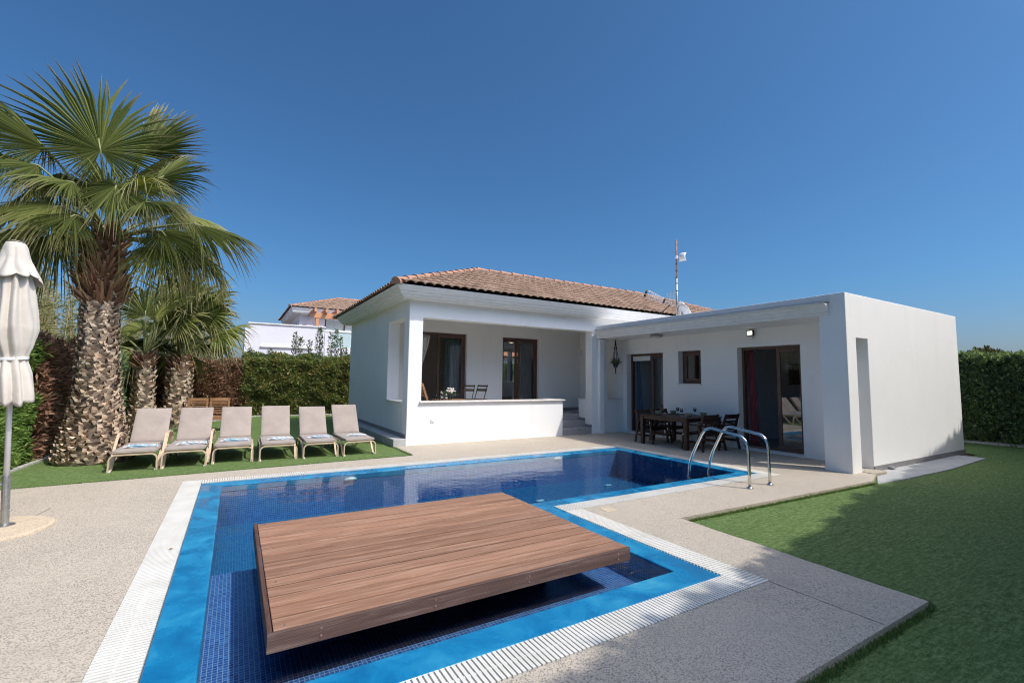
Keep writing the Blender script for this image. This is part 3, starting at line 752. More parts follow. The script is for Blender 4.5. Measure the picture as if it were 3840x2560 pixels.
for a, b, c, d in ((7.505, 7.56, 1.52, 2.225), (7.98, 8.035, 1.52, 2.225), (7.56, 7.98, 1.52, 1.575), (7.56, 7.98, 2.17, 2.225)): m.box(x - .012, x + .04, a, b, c, d)
wf = m.build('window', MT['brown_frame'], vl, .004)
MB().box(x + .012, x + .018, 7.555, 7.985, 1.57, 2.175).build('glass_pane', MT['glass'], wf)
MB().box(FX - .035, FX + .18, 7.40, 8.14, 1.425, 1.452).build('sill', MT['marble'], vl, .004)
for d in (dN, dF): MB().box(FX - .045, FX + .32, d[0] - .02, d[1] + .02, -.01, .034).build('threshold', MT['marble'], vl, .004)
MB().box(9.685, 14.185, 3.752, 3.7655, -.06, .062).build('skirting', MT['grey_skirt'], vl)
m = MB(); m.prism([(9.236, 3.60), (9.70, 3.585), (9.684, 4.18), (9.252, 4.18)], -.06, .012); m.build('rough_block', MT['terrace'], vl, .01)
m = MB(); m.tube([(10.22, 3.77, -.0), (10.22, 3.70, -.0), (10.22, 3.66, -.012)], .028, 10); m.build('drain_pipe', MT['galv'], vl)
struct(MB().prism([(8.6, 3.31), (9.5, 3.24), (11.3, 3.2), (13.66, 3.30), (13.66, 3.751), (9.70, 3.751), (9.69, 3.58), (9.24, 3.56)], -.07, -.026).build('path', MT['white_slab'], None, .008))

# cornice + hip roof
EX0, EX1, EY0, EY1, EZ = 2.86, 17.75, 9.66, 16.76, 3.50
AP = V((6.56, 13.21, 4.98)); BP = V((14.05, 13.21, 4.98))
def cornice(parent, x0, x1, y0, y1, zs, prof, mat):
    m = MB(); n = len(prof)
    rings = [[(x0 - o, y1 + o, zs + z) for o, z in prof], [(x0 - o, y0 - o, zs + z) for o, z in prof], [(x1 + o, y0 - o, zs + z) for o, z in prof], [(x1 + o, y1 + o, zs + z) for o, z in prof]]
    m.add(sum(rings, []), [(r * n + i, r * n + i + 1, ((r + 1) % 4) * n + i + 1, ((r + 1) % 4) * n + i) for r in range(4) for i in range(n - 1)])
    return m.build('cornice', mat, parent)
cornice(vl, 3.33, 17.3, 10.12, 16.3, 0, [(-.02, 3.29), (.22, 3.29), (.235, 3.315), (.27, 3.325), (.285, 3.365), (.315, 3.375), (.33, 3.405), (.335, 3.425), (.36, 3.435), (.425, 3.535), (.425, 3.55), (-.02, 3.578)], MT['trim'])
def tiles(parent, e0, e1, t0, t1, mat, pitch=.215, course=.36, amp=.062, keep=None):
    """roof plane with eave e0->e1 and ridge t0->t1 (t1 may equal t0): rolled clay tiles in stepped courses"""
    e0, e1, t0, t1 = map(V, (e0, e1, t0, t1))
    U = (e1 - e0).normalized(); W = (e1 - e0).length
    h = (t0 - e0) - U * (t0 - e0).dot(U); H = h.length; Vv = h.normalized(); N = U.cross(Vv).normalized()
    if N.z < 0: N = -N
    sl, sr = (t0 - e0).dot(U) / H, (W - (t1 - e0).dot(U)) / H
    K = 6; nu = int(W / pitch) * K; nc = math.ceil(H / course)
    bm = bmesh.new(); rows = []
    for j in range(nc):
        for v, lift in ((j * course, .034), (min(H, (j + 1) * course), .004)):
            row = []
            for i in range(nu + 1):
                u = W * i / nu; ph = (u / pitch) % 1
                w = abs(math.sin(PI * ph)) ** .8 if True else 0
                w = w * amp if ph < 1 else 0
                w = amp * (math.cos(2 * PI * ph) * .5 + .5) if amp < .03 else amp * math.sqrt(max(0, 1 - (2 * ph - 1) ** 2)) 
                jit = 0
                row.append(bm.verts.new(e0 + U * u + Vv * v + N * (w + lift)))
            rows.append(row)
    for r in range(len(rows) - 1):
        for i in range(nu): bm.faces.new((rows[r][i], rows[r][i + 1], rows[r + 1][i + 1], rows[r + 1][i]))
    for p, q, s_ in ((e0, t0, 1), (e1, t1, -1)):
        d = (q - p); nn = V((d.x, d.y, 0)).cross(V((0, 0, 1))).normalized()
        if nn.dot((e0 + e1) / 2 - p) > 0: nn = -nn
        bmesh.ops.bisect_plane(bm, geom=bm.verts[:] + bm.edges[:] + bm.faces[:], plane_co=p, plane_no=nn, clear_outer=True)
    inv = world(parent).inverted()
    for v in bm.verts: v.co = inv @ v.co
    bmesh.ops.recalc_face_normals(bm, faces=bm.faces)
    me = bpy.data.meshes.new('roof_tiles'); bm.to_mesh(me); bm.free(); boxuv(me)
    o = bpy.data.objects.new('roof_tiles', me); COL.objects.link(o); me.materials.append(mat); o.parent = parent
    s_ = o.modifiers.new('thick', 'SOLIDIFY'); s_.thickness = .018; s_.offset = 1 if False else -1
    return o
def caps(parent, P, Q, mat, r=.095, seg=.42):
    P, Q = V(P), V(Q); d = (Q - P); L = d.length; d.normalize(); n = max(1, int(L / seg)); sd = d.cross(V((0, 0, 1))).normalized(); up = sd.cross(d)
    m = MB()
    for i in range(n):
        a, b = P + d * (L * i / n - .03), P + d * (L * (i + 1) / n + .04)
        vs = []
        for c, rr, lift in ((a, r * 1.12, .012), (b, r * .88, .0)):
            vs += [c + sd * (rr * math.cos(t)) + up * (rr * math.sin(t) + lift - .02) for t in [(-.15 + 1.3 * k / 9 - .0) * PI for k in range(10)]]
        fs = [(k, k + 1, 11 + k, 10 + k) for k in range(9)] + [tuple(range(9, -1, -1)), tuple(range(10, 20))]
        m.add(vs, fs)
    return m.build('ridge_cap', mat, parent)
def hip_roof(parent, x0, x1, y0, y1, ez, A, B, mat, capmat, **kw):
    c = [V((x0, y0, ez)), V((x1, y0, ez)), V((x1, y1, ez)), V((x0, y1, ez))]
    tiles(parent, c[0], c[1], A, B, mat, **kw); tiles(parent, c[3], c[0], A, A, mat, **kw); tiles(parent, c[1], c[2], B, B, mat, **kw); tiles(parent, c[2], c[3], B, A, mat, **kw)
    m = MB(); dz = V((0, 0, -.03)); i = .05
    i = .22; cc = [V((x0 + i, y0 + i, ez - .02)), V((x1 - i, y0 + i, ez - .02)), V((x1 - i, y1 - i, ez - .02)), V((x0 + i, y1 - i, ez - .02))]; dz = V((0, 0, -.10))
    m.add(cc + [A + dz, B + dz], [(0, 1, 5, 4), (1, 2, 5), (2, 3, 4, 5), (3, 0, 4), (3, 2, 1, 0)]); m.build('roof_deck', MT['bark'] if mat is not MT['roof'] else MT['bark'], parent)
    up = V((0, 0, .045))
    for k, t in ((0, A), (3, A), (1, B), (2, B)): caps(parent, c[k] + up, t + up, capmat)
    if (A - B).length > .3: caps(parent, A + up, B + up, capmat)
hip_roof(vl, EX0, EX1, EY0, EY1, EZ + .04, AP, BP, MT['roof'], MT['terracotta_cap'])

# fixtures (removable things)
fl = thing('floodlight', 'small black floodlight switched on above the dining terrace wall', 'floodlight', (9.93, 6.06, 2.60))
MB().box(9.85, 9.90, 5.99, 6.15, 2.545, 2.665).build('housing', MT['black'], fl, .008)
MB().box(9.846, 9.8495, 6.012, 6.128, 2.565, 2.645).build('lens', MT['flood_lit'], fl)
MB().tube([(9.89, 6.05, 2.56), (9.92, 6.05, 2.50), (9.945, 6.05, 2.50)], .006, 6).build('cable', MT['black'], fl)
MB().box(9.90, 9.948, 6.03, 6.11, 2.58, 2.62).build('bracket', MT['black'], fl)
cl = thing('ceiling_light', 'round grey ceiling light under the terrace roof near the hanging plant', 'ceiling light', (9.3, 8.25, 2.69))
MB().lathe([(.16, 2.695), (.165, 2.67), (.15, 2.645), (.13, 2.64)], (9.3, 8.25, 0), 28).build('ring', MT['lamp_shell'], cl, smooth=True)
MB().lathe([(.135, 2.645), (.11, 2.615), (.06, 2.60), (.0001, 2.597)], (9.3, 8.25, 0), 24).build('diffuser', MT['lamp_glass'], cl, smooth=True)
rl = thing('room_lamp', 'warm lit dome lamp on the ceiling behind the right porch door', 'ceiling lamp', (8.0, 13.4, 3.1))
MB().lathe([(.0001, 2.74), (.08, 2.755), (.15, 2.80), (.17, 2.86)], (8.0, 13.4, 0), 20).build('shade', MT['lamp_lit'], rl, smooth=True)
MB().tube([(8.0, 13.4, 2.84), (8.0, 13.4, 3.12)], .012).build('stem', MT['alu'], rl)
tv = thing('television', 'black flat television on the room wall behind the near wing door', 'television', (12.86, 7.0, 1.7))
MB().box(12.84, 12.895, 5.9, 6.85, 1.45, 2.02).build('screen', MT['black'], tv, .008)
rd = thing('radiator', 'white radiator behind the glass of the far wing door', 'radiator', (11.0, 8.4, 0))
m = MB()
for k in range(10): m.box(10.75, 10.83, 8.0 + k * .075, 8.06 + k * .075, .2, .84)
m.build('fins', MT['white_plastic'], rd, .006); MB().box(10.70, 10.88, 7.97, 8.78, .87, .9).build('shelf', MT['marble'], rd)
for sx in (8.05, 8.70): MB().box(10.77, 10.81, sx, sx + .04, .0, .2).build('foot', MT['white_plastic'], rd)

def curtain(name, label, mat, P, Q, z0, z1, shape=None, folds=9, amp=.035):
    P, Q = V(P), V(Q); d = Q - P; W = d.length; d.normalize(); nn = V((-d.y, d.x, 0)); m = MB(); nu, nv = folds * 8, 16; vs = []
    for j in range(nv + 1):
        t = j / nv
        for i in range(nu + 1):
            s = i / nu; ss = shape(s, t) if shape else s
            p = P + d * (W * ss) + nn * (amp * math.sin(2 * PI * folds * s + .6 * math.sin(3 * t)) * (.6 + .4 * t) + .01 * math.sin(9 * s + 2 * t))
            vs.append((p.x, p.y, z1 + (z0 - z1) * t))
    m.add(vs, [(j * (nu + 1) + i, j * (nu + 1) + i + 1, (j + 1) * (nu + 1) + i + 1, (j + 1) * (nu + 1) + i) for j in range(nv) for i in range(nu)])
    return tag(m.build(name, mat, None, smooth=True, solid=.004), label, 'curtain')
gather = lambda s, t: s * (1 - .62 * min(1, t * 1.5) ** 1.3) if True else s
CG = 'curtains at the villa doors'
curtain('curtain', 'pale curtain gathered to one side in the open half of the left porch door', MT['beige_curtain'], (4.02, 12.42, 0), (4.72, 12.42, 0), FZ + .02, 2.76, gather)
curtain('curtain', 'pale hanging curtain behind the glass pane of the left porch door', MT['beige_curtain'], (5.16, 12.39, 0), (5.72, 12.39, 0), FZ + .02, 2.76, folds=6)
curtain('curtain', 'long pale curtain behind the right half of the right porch door', MT['beige_curtain'], (7.72, 12.42, 0), (8.27, 12.42, 0), FZ + .02, 2.76, folds=6)
curtain('curtain', 'red curtain hanging in the open near door of the wing', MT['red_curtain'], (10.29, 6.40, 0), (10.29, 6.22, 0), .05, 2.27, lambda s, t: s * (.75 + .55 * t), folds=4, amp=.025)
curtain('curtain', 'blue curtain hanging in the open far door of the wing', MT['blue_curtain'], (10.29, 9.90, 0), (10.29, 9.72, 0), .05, 2.20, lambda s, t: s * (.7 + .7 * t), folds=4, amp=.025)

# hanging plant
hp = thing('hanging_planter', 'small potted plant in a dark macrame hanger above the dining terrace', 'hanging plant', (9.48, 9.95, 1.95))
cx, cy = 9.47, 9.93
m = MB()
for k in range(4):
    a = k * PI / 2 + .4; dx, dy = math.cos(a), math.sin(a)
    pts = [(cx, cy, 2.70), (cx + .02 * dx, cy + .02 * dy, 2.55), (cx + .05 * dx, cy + .05 * dy, 2.30), (cx + .085 * dx, cy + .085 * dy, 2.10), (cx + .09 * dx, cy + .09 * dy, 2.0), (cx + .05 * dx, cy + .05 * dy, 1.90), (cx, cy, 1.865)]
    m.tube(pts, .009, 6)
    for q in (2.45, 2.3, 2.15): m.ball((cx + dx * (.03 + (2.55 - q) * .12), cy + dy * (.03 + (2.55 - q) * .12), q), .014, 6, 4)
m.tube([(cx, cy, 1.87), (cx, cy, 1.70)], [.018, .012], 7); m.build('macrame_hanger', MT['rope'], hp)
MB().lathe([(.055, 1.90), (.075, 1.96), (.085, 2.04), (.078, 2.045)], (cx, cy, 0), 18).build('pot', MT['plant_pot'], hp, smooth=True)
n = 130; a = RNG.uniform(0, 2 * PI, n); pos = np.stack([cx + .05 * np.cos(a), cy + .05 * np.sin(a), np.full(n, 2.05)], 1)
dr = np.stack([np.cos(a), np.sin(a), RNG.uniform(-.6, 1.0, n)], 1)
qmesh('foliage', sprays(pos, dr, .15, .006, 2, .35), MT['shrub'], hp)

# antenna mast on the flat roof
X = 11.0; Z0 = 3.07
am = thing('antenna_mast', 'tall rusty aerial mast with yagi antenna and clear wifi dish on the flat roof', 'antenna', (X, 8.97, Z0))
MB().tube([(X, 8.98, Z0), (X, 8.975, 4.55)], .026, 10).build('lower_pole', MT['galv'], am, smooth=True)
MB().tube([(X, 8.975, 4.5), (X, 8.955, 5.68)], .021, 10).build('upper_pole', MT['rust_pipe'], am, smooth=True)
m = MB()
for z in (3.78, 4.16, 4.38, 4.55, 4.75, 4.95): m.tube([(X, 8.975, z - .008), (X, 8.975, z + .008)], .032, 10)
m.build('clamp', MT['black'], am)
m = MB(); m.tube([(X, 8.98, 3.76), (X, 9.25, 3.78)], .014, 6)
m.tube([(X, 9.25, 3.78), (X, 9.42, 3.90)], .012, 6)
for a_, b_ in (((9.42, 3.96), (10.10, 4.36)), ((9.44, 3.91), (10.16, 4.26)), ((9.47, 3.865), (10.23, 4.16))):
    m.tube([(X, a_[0], a_[1]), (X, b_[0], b_[1])], .011, 6)
    for k in range(9):
        t = (k + .5) / 9; yy, zz = a_[0] + (b_[0] - a_[0]) * t, a_[1] + (b_[1] - a_[1]) * t
        m.tube([(X - .11, yy, zz), (X + .11, yy, zz)], .005, 5)
m.build('yagi_antenna', MT['alu'], am)
m = MB(); m.bar((X, 10.10, 4.37), (X, 10.24, 4.15), .06, .03); m.bar((X, 9.41, 3.98), (X, 9.48, 3.85), .06, .03); m.tube([(X, 9.22, 3.78), (X, 9.58, 3.55)], .016, 6); m.build('antenna_bracket', MT['black'], am)
m = MB(); c0 = [V((X - .05, 9.29, 4.12)), V((X + .12, 9.12, 4.19)), V((X + .12, 9.09, 3.78)), V((X - .05, 9.25, 3.78))]
for i in range(9):
    t = i / 8; m.tube([c0[0].lerp(c0[3], t), c0[1].lerp(c0[2], t)], .006, 5)
for i in range(4):
    t = i / 3; m.tube([c0[0].lerp(c0[1], t), c0[3].lerp(c0[2], t)], .007 if i in (0, 3) else .004, 5)
m.build('grid_reflector', MT['galv'], am)
m = MB(); vs = []
for i in range(7):
    for j in range(7):
        u, w = i / 6 - .5, j / 6 - .5
        vs.append((X - .02 + .22 * (u * u + w * w), 8.86 - .11 + u * .24 + .05, 5.135 + w * .24))
m.add(vs, [(i * 7 + j, i * 7 + j + 1, i * 7 + j + 8, i * 7 + j + 7) for i in range(6) for j in range(6)])
m.build('clear_dish', MT['dish'], am, smooth=True, solid=.006)
m = MB(); m.ball((X - .10, 8.88, 5.13), .045, 10, 6); m.tube([(X - .1, 8.88, 5.13), (X, 8.96, 5.13)], .014, 6); m.build('dish_feed', MT['dish'], am)
sd = thing('satellite_dish', 'white round satellite dish standing beside the mast on the flat roof', 'satellite dish', (X, 8.72, Z0))
def dish(parent, c, R, nrmv, mat, name):
    n_ = V(nrmv).normalized(); a_ = n_.orthogonal().normalized(); b_ = n_.cross(a_); vs = [V(c)]; fs = []
    for i in range(1, 6):
        r = R * i / 5
        for k in range(24): vs.append(V(c) + (a_ * math.cos(k * PI / 12) + b_ * math.sin(k * PI / 12)) * r + n_ * (.16 * r * r / R))
    for k in range(24): fs.append((0, 1 + k, 1 + (k + 1) % 24))
    for i in range(4): fs += [(1 + i * 24 + k, 1 + i * 24 + (k + 1) % 24, 25 + i * 24 + (k + 1) % 24, 25 + i * 24 + k) for k in range(24)]
    return MB().add(vs, fs).build(name, mat, parent, smooth=True, solid=.012)
dish(sd, (10.97, 8.72, 3.40), .34, (.75, -.35, .35), MT['dish'], 'reflector')
MB().tube([(11.02, 8.72, 3.07), (11.02, 8.72, 3.42)], .022, 8).build('stand', MT['galv'], sd)
MB().box(10.93, 10.955, 8.70, 8.77, 3.42, 3.54).build('back_plate', MT['lamp_shell'], sd)
MB().tube([(11.0, 8.70, 3.10), (11.3, 8.55, 3.42)], .012, 6).build('feed_arm', MT['galv'], sd)
sd2 = thing('satellite_dish', 'smaller mesh satellite dish half hidden behind the big white dish', 'satellite dish', (11.5, 9.1, Z0))
dish(sd2, (11.5, 9.22, 3.80), .16, (.6, -.3, .5), MT['dish'], 'reflector'); MB().tube([(11.52, 9.22, 3.07), (11.52, 9.22, 3.8)], .018, 8).build('stand', MT['galv'], sd2)
#--PART2--
# ------------------------------------------------------------------ dining set
dt = thing('dining_table', 'dark brown slatted dining table laid for four on the shaded terrace', 'table', (9.12, 7.42, 0))
m = MB(); n = 11; w = (9.75 - 8.49) / n
for i in range(n): m.box(8.49 + i * w + .003, 8.49 + (i + 1) * w - .003, 6.74, 8.11, .672, .695)
m.build('table_top', MT['dark_furn'], dt, .003)
m = MB(); m.box(8.53, 8.56, 6.85, 8.0, .60, .671); m.box(9.68, 9.71, 6.85, 8.0, .60, .671); m.box(8.57, 9.67, 6.79, 6.82, .60, .671); m.box(8.57, 9.67, 8.03, 8.06, .60, .671)
m.build('apron', MT['dark_furn'], dt, .003)
for x in (8.565, 9.68):
    for y in (6.80, 8.06):
        m = MB(); m.hexa([(x - .035, y - .04, 0), (x + .035, y - .04, 0), (x + .035, y + .04, 0), (x - .035, y + .04, 0)], [(x - .045, y - .05, .67), (x + .045, y - .05, .67), (x + .045, y + .05, .67), (x - .045, y + .05, .67)])
        m.build('leg', MT['dark_furn'], dt, .004)
def dining_chair(label, loc, rz):
    t = thing('dining_chair', label, 'chair', (0, 0, 0), 0, 'wooden armchairs at the dining table')
    for s in (-1, 1):
        x = s * .262
        MB().bar((x, -.285, 0), (x, -.19, .55), .045, .03, (0, 1, 0)).build('leg', MT['dark_furn'], t, .004)
        MB().bar((x, .285, 0), (x, .175, .55), .05, .03, (0, 1, 0)).build('leg', MT['dark_furn'], t, .004)
        MB().box(x - .028, x + .028, -.23, .24, .551, .575).build('armrest', MT['dark_furn'], t, .006)
        MB().box(x - .012, x + .012, -.25, .25, .165, .215).build('stretcher', MT['dark_furn'], t, .003)
        m = MB(); m.strip([(s * .235, .19, .34), (s * .235, .215, .50), (s * .235, .25, .65), (s * .235, .30, .79)], .03, .045, (1, 0, 0)); m.build('back_post', MT['dark_furn'], t, .003)
        m = MB()
        for yy, zz in ((-.195, .50), (-.225, .33)): m.tube([(x + s * .012, yy, zz), (x + s * .017, yy, zz)], .009, 8)
        m.build('screw', MT['steel'], t)
    m = MB()
    for i in range(6): m.box(-.235, .235, -.21 + i * .068, -.21 + i * .068 + .06, .365, .387)
    m.box(-.248, .248, -.215, -.19, .31, .364); m.box(-.248, .248, .17, .19, .31, .364)
    m.build('seat', MT['dark_furn'], t, .003)
    m = MB()
    for k, (z, y, h) in enumerate(((.46, .222, .045), (.545, .236, .045), (.625, .256, .045), (.735, .292, .10))): m.bar((-.22, y, z), (.22, y, z), .018, h, (0, 1, -.25))
    m.build('back_slats', MT['dark_furn'], t, .003)
    t.location = loc; t.rotation_euler = (0, 0, rz); return t
c0 = dining_chair('dark wooden armchair at the far end of the dining table, nearest the pool', (8.905, 8.10, 0), 0)
copy_tree(c0, (9.52, 8.07, 0), .02, 'dark wooden armchair at the far end of the dining table, next to the wall')
copy_tree(c0, (8.92, 6.72, 0), PI - .03, 'dark wooden armchair at the near end of the dining table, behind the ladder rails')
copy_tree(c0, (9.58, 6.66, 0), PI + .03, 'dark wooden armchair at the near end of the dining table, closest to the red curtain')
# table ware
def setting(k, px, py, gx, gy, where):
    TZ = .696
    p = MB().lathe([(.0001, 0), (.075, 0), (.12, .012), (.123, .015), (.075, .006), (.0001, .006)], (0, 0, 0), 28).build('plate', MT['plate'], None, loc=(px, py, TZ), smooth=True)
    tag(p, 'dark dinner plate under the bowl ' + where, 'plate', 'plates on the dining table')
    b = MB().lathe([(.0001, .0), (.045, 0), (.068, .03), (.078, .065), (.081, .072), (.073, .07), (.062, .035), (.0001, .012)], (0, 0, 0), 28).build('bowl', MT['ceramic'], None, loc=(px, py, TZ + .013), smooth=True)
    tag(b, 'olive green bowl on a plate ' + where, 'bowl', 'bowls on the dining table')
    g = thing('wine_glass', 'stemmed glass of red wine ' + where, 'wine glass', (gx, gy, TZ), 0, 'wine glasses on the dining table')
    MB().lathe([(.036, .0), (.034, .003), (.006, .008), (.0045, .07), (.012, .082), (.034, .11), (.039, .135), (.035, .175), (.0335, .175), (.037, .135), (.032, .112), (.0001, .086)], (gx, gy, TZ), 24).build('glass_bowl', MT['clear_glass'], g, smooth=True)
    MB().lathe([(.0001, .087), (.031, .112), (.0365, .134), (.036, .14), (.0001, .14)], (gx, gy, TZ), 22).build('wine', MT['wine'], g, smooth=True)
    for q, (nm, dx) in enumerate((('fork', -.15), ('knife', .14))):
        m = MB(); m.box(-.006, .006, -.1, .03, 0, .003); m.box(-.010, .010, .03, .1, 0, .003)
        o = m.build(nm, MT['steel'], None, .001, loc=(px + (.145 if q else -.145), py, TZ), rot=(0, 0, 0 if py < 7.4 else PI))
        tag(o, 'steel %s beside the plate %s' % (nm, where), nm, 'cutlery on the dining table')
setting(0, 8.82, 7.80, 8.70, 7.58, 'at the far left place nearest the pool')
setting(1, 9.40, 7.84, 9.30, 7.62, 'at the far place next to the wall')
setting(2, 8.93, 7.02, 8.98, 7.25, 'at the near place closest to the pool')
setting(3, 9.50, 7.05, 9.52, 7.30, 'at the near place next to the wall')

# ------------------------------------------------------------------ porch furniture
pt = thing('porch_table', 'low round brown table with flowers and drinks behind the porch parapet', 'table', (4.78, 11.15, FZ))
MB().lathe([(.44, .945), (.445, .955), (.44, .968), (.0001, .968)], (4.78, 11.15, 0), 36).build('table_top', MT['teak'], pt, smooth=False)
for k in range(4):
    a = k * PI / 2 + .5; MB().bar((4.78 + .33 * math.cos(a), 11.15 + .33 * math.sin(a), FZ), (4.78 + .2 * math.cos(a), 11.15 + .2 * math.sin(a), .945), .035, .035).build('leg', MT['teak'], pt)
fv = thing('flower_vase', 'glass vase of pink and white flowers on the porch table', 'flowers', (4.75, 11.0, .968))
MB().lathe([(.045, .969), (.05, 1.0), (.06, 1.09), (.055, 1.09), (.045, 1.0), (.04, .98)], (4.75, 11.0, 0), 18).build('vase', MT['clear_glass'], fv, smooth=True)
m = MB(); st = MB()
for k in range(26):
    a = random.uniform(0, 2 * PI); r = .115 * math.sqrt(random.random()); c = (4.75 + r * math.cos(a) * 1.15, 11.0 + r * math.sin(a), 1.13 + .09 * random.random() + .07 * (1 - r / .115))
    rr = random.uniform(.02, .034); m.ball(c, rr, 7, 5, (1, 1, .8)); 
    for q in range(3): m.ball((c[0] + random.uniform(-.02, .02), c[1] + random.uniform(-.02, .02), c[2] + random.uniform(-.01, .02)), rr * .6, 6, 4)
    st.tube([(4.75 + .02 * math.cos(a), 11.0 + .02 * math.sin(a), .985), c], .003, 4)
m.build('blossoms', MT['blossom'], fv); st.build('stems', MT['leaf_green'], fv)
n = 60; a = RNG.uniform(0, 2 * PI, n); pos = np.stack([4.75 + .1 * np.cos(a), 11 + .1 * np.sin(a), RNG.uniform(1.09, 1.16, n)], 1)
qmesh('leaves', sprays(pos, np.stack([np.cos(a), np.sin(a), 0 * a + .3], 1), .08, .012, 2, .4), MT['leaf_green'], fv)
for bx, by, h, lab in ((4.50, 11.0, .215, 'tallest dark bottle with pale neck left of the flowers on the porch table'), (4.565, 11.05, .185, 'dark bottle with a paper label next to the flower vase'), (4.615, 10.93, .15, 'short dark bottle with a paper label close to the parapet')):
    b = thing('bottle', lab, 'bottle', (bx, by, .968), 0, 'bottles on the porch table')
    MB().lathe([(.027, 0), (.028, h * .55), (.012, h * .72), (.011, h)], (bx, by, .968), 14).build('glass_body', MT['bottle'], b, smooth=True)
    MB().lathe([(.0285, h * .18), (.0285, h * .45)], (bx, by, .968), 14).build('paper_label', MT['label'], b); MB().lathe([(.0125, h * .78), (.0125, h * 1.01), (.0001, h * 1.01)], (bx, by, .968), 10).build('cap', MT['label'], b)
for gx, gy, lab in ((4.37, 11.02, 'clear drinking glass at the left edge of the porch table'), (4.44, 10.90, 'clear drinking glass between the left glass and the bottles')):
    tag(MB().lathe([(.03, 0), (.038, .13), (.035, .13), (.028, .006), (.0001, .006)], (0, 0, 0), 16).build('drinking_glass', MT['clear_glass'], None, loc=(gx, gy, .968), smooth=True), lab, 'glass', 'glasses on the porch table')
def bistro(label, loc, rz):
    t = thing('folding_chair', label, 'chair', (0, 0, 0), 0, 'folding slat chairs on the porch')
    for s in (-1, 1):
        MB().bar((s * .145, -.2, 0), (s * .145, .24, .82), .022, .012, (0, 1, 0)).build('back_leg', MT['black'], t)
        MB().bar((s * .19, .22, 0), (s * .19, -.18, .43), .022, .012, (0, 1, 0)).build('front_leg', MT['black'], t)
    m = MB()
    for z, y, h in ((.79, .226, .05), (.68, .168, .075)): m.bar((-.165, y, z), (.165, y, z), .014, h, (0, 1, -.5))
    m.build('back_slats', MT['grey_slat'], t, .003)
    m = MB()
    for i in range(5): m.box(-.19, .19, -.2 + i * .075, -.2 + i * .075 + .055, .425, .44)
    m.build('seat', MT['grey_slat'], t, .003)
    t.location = loc; t.rotation_euler = (0, 0, rz); return t
b0 = bistro('folding slat chair on the porch nearer the flower table', (5.36, 11.30, FZ), rad(-44))
copy_tree(b0, (5.80, 11.45, FZ), rad(-56), 'folding slat chair on the porch nearer the right porch door')
lc = thing('reclining_chair', 'brown wooden folding chair leaning behind the left porch pillar', 'chair', (3.98, 11.05, FZ))
for s in (0, .48):
    m = MB(); m.strip([(4.18, 10.85 + s, FZ), (4.10, 10.85 + s, .92), (4.03, 10.85 + s, 1.12), (3.94, 10.85 + s, 1.38)], .03, .05, (0, 1, 0)); m.build('back_post', MT['teak'], lc)
m = MB()
for k in range(5): m.bar((4.05 - k * .028, 10.86, 1.06 + k * .075), (4.05 - k * .028, 11.32, 1.06 + k * .075), .012, .05, (1, 0, .3))
m.build('back_slats', MT['teak'], lc); MB().box(3.70, 4.14, 10.86, 11.32, .90, .925).build('seat', MT['teak'], lc)
for s in (10.86, 11.30): MB().bar((3.72, s, FZ), (3.74, s, .9), .03, .03).build('leg', MT['teak'], lc)

# ------------------------------------------------------------------ sun loungers and towels
def arc(c, r, a0, a1, n=7): return [(c[0] + r * math.cos(rad(a0 + (a1 - a0) * k / n)), c[1] + r * math.sin(rad(a0 + (a1 - a0) * k / n))) for k in range(n + 1)]
def soft_box(x0, x1, y0, y1, z0, z1, M=None, crown=.008):
    """cushion: gridded rounded slab"""
    m = MB(); m.M = M; nx, ny = 10, 16; vs = []; fs = []
    def row(z, sgn):
        b = len(vs)
        for j in range(ny + 1):
            for i in range(nx + 1):
                u, v = i / nx, j / ny; e = min(1, min(u, 1 - u) * 9, min(v, 1 - v) * 14)
                k = .006 * (1 - e)
                vs.append((x0 + (x1 - x0) * u, y0 + (y1 - y0) * v, z + sgn * (crown * math.sin(PI * u) * math.sin(PI * v) - k * 2 + random.uniform(-.0012, .0012))))
        return b
    a, b = row(z0, -1), row(z1, 1); W = nx + 1
    for j in range(ny):
        for i in range(nx): fs += [(a + j * W + i, a + (j + 1) * W + i, a + (j + 1) * W + i + 1, a + j * W + i + 1), (b + j * W + i, b + j * W + i + 1, b + (j + 1) * W + i + 1, b + (j + 1) * W + i)]
    edge = [i for i in range(W)] + [j * W + nx for j in range(1, ny + 1)] + [ny * W + i for i in range(nx - 1, -1, -1)] + [j * W for j in range(ny - 1, 0, -1)]
    for k in range(len(edge)):
        p, q = edge[k], edge[(k + 1) % len(edge)]; fs.append((a + p, a + q, b + q, b + p))
    return m.add(vs, fs)
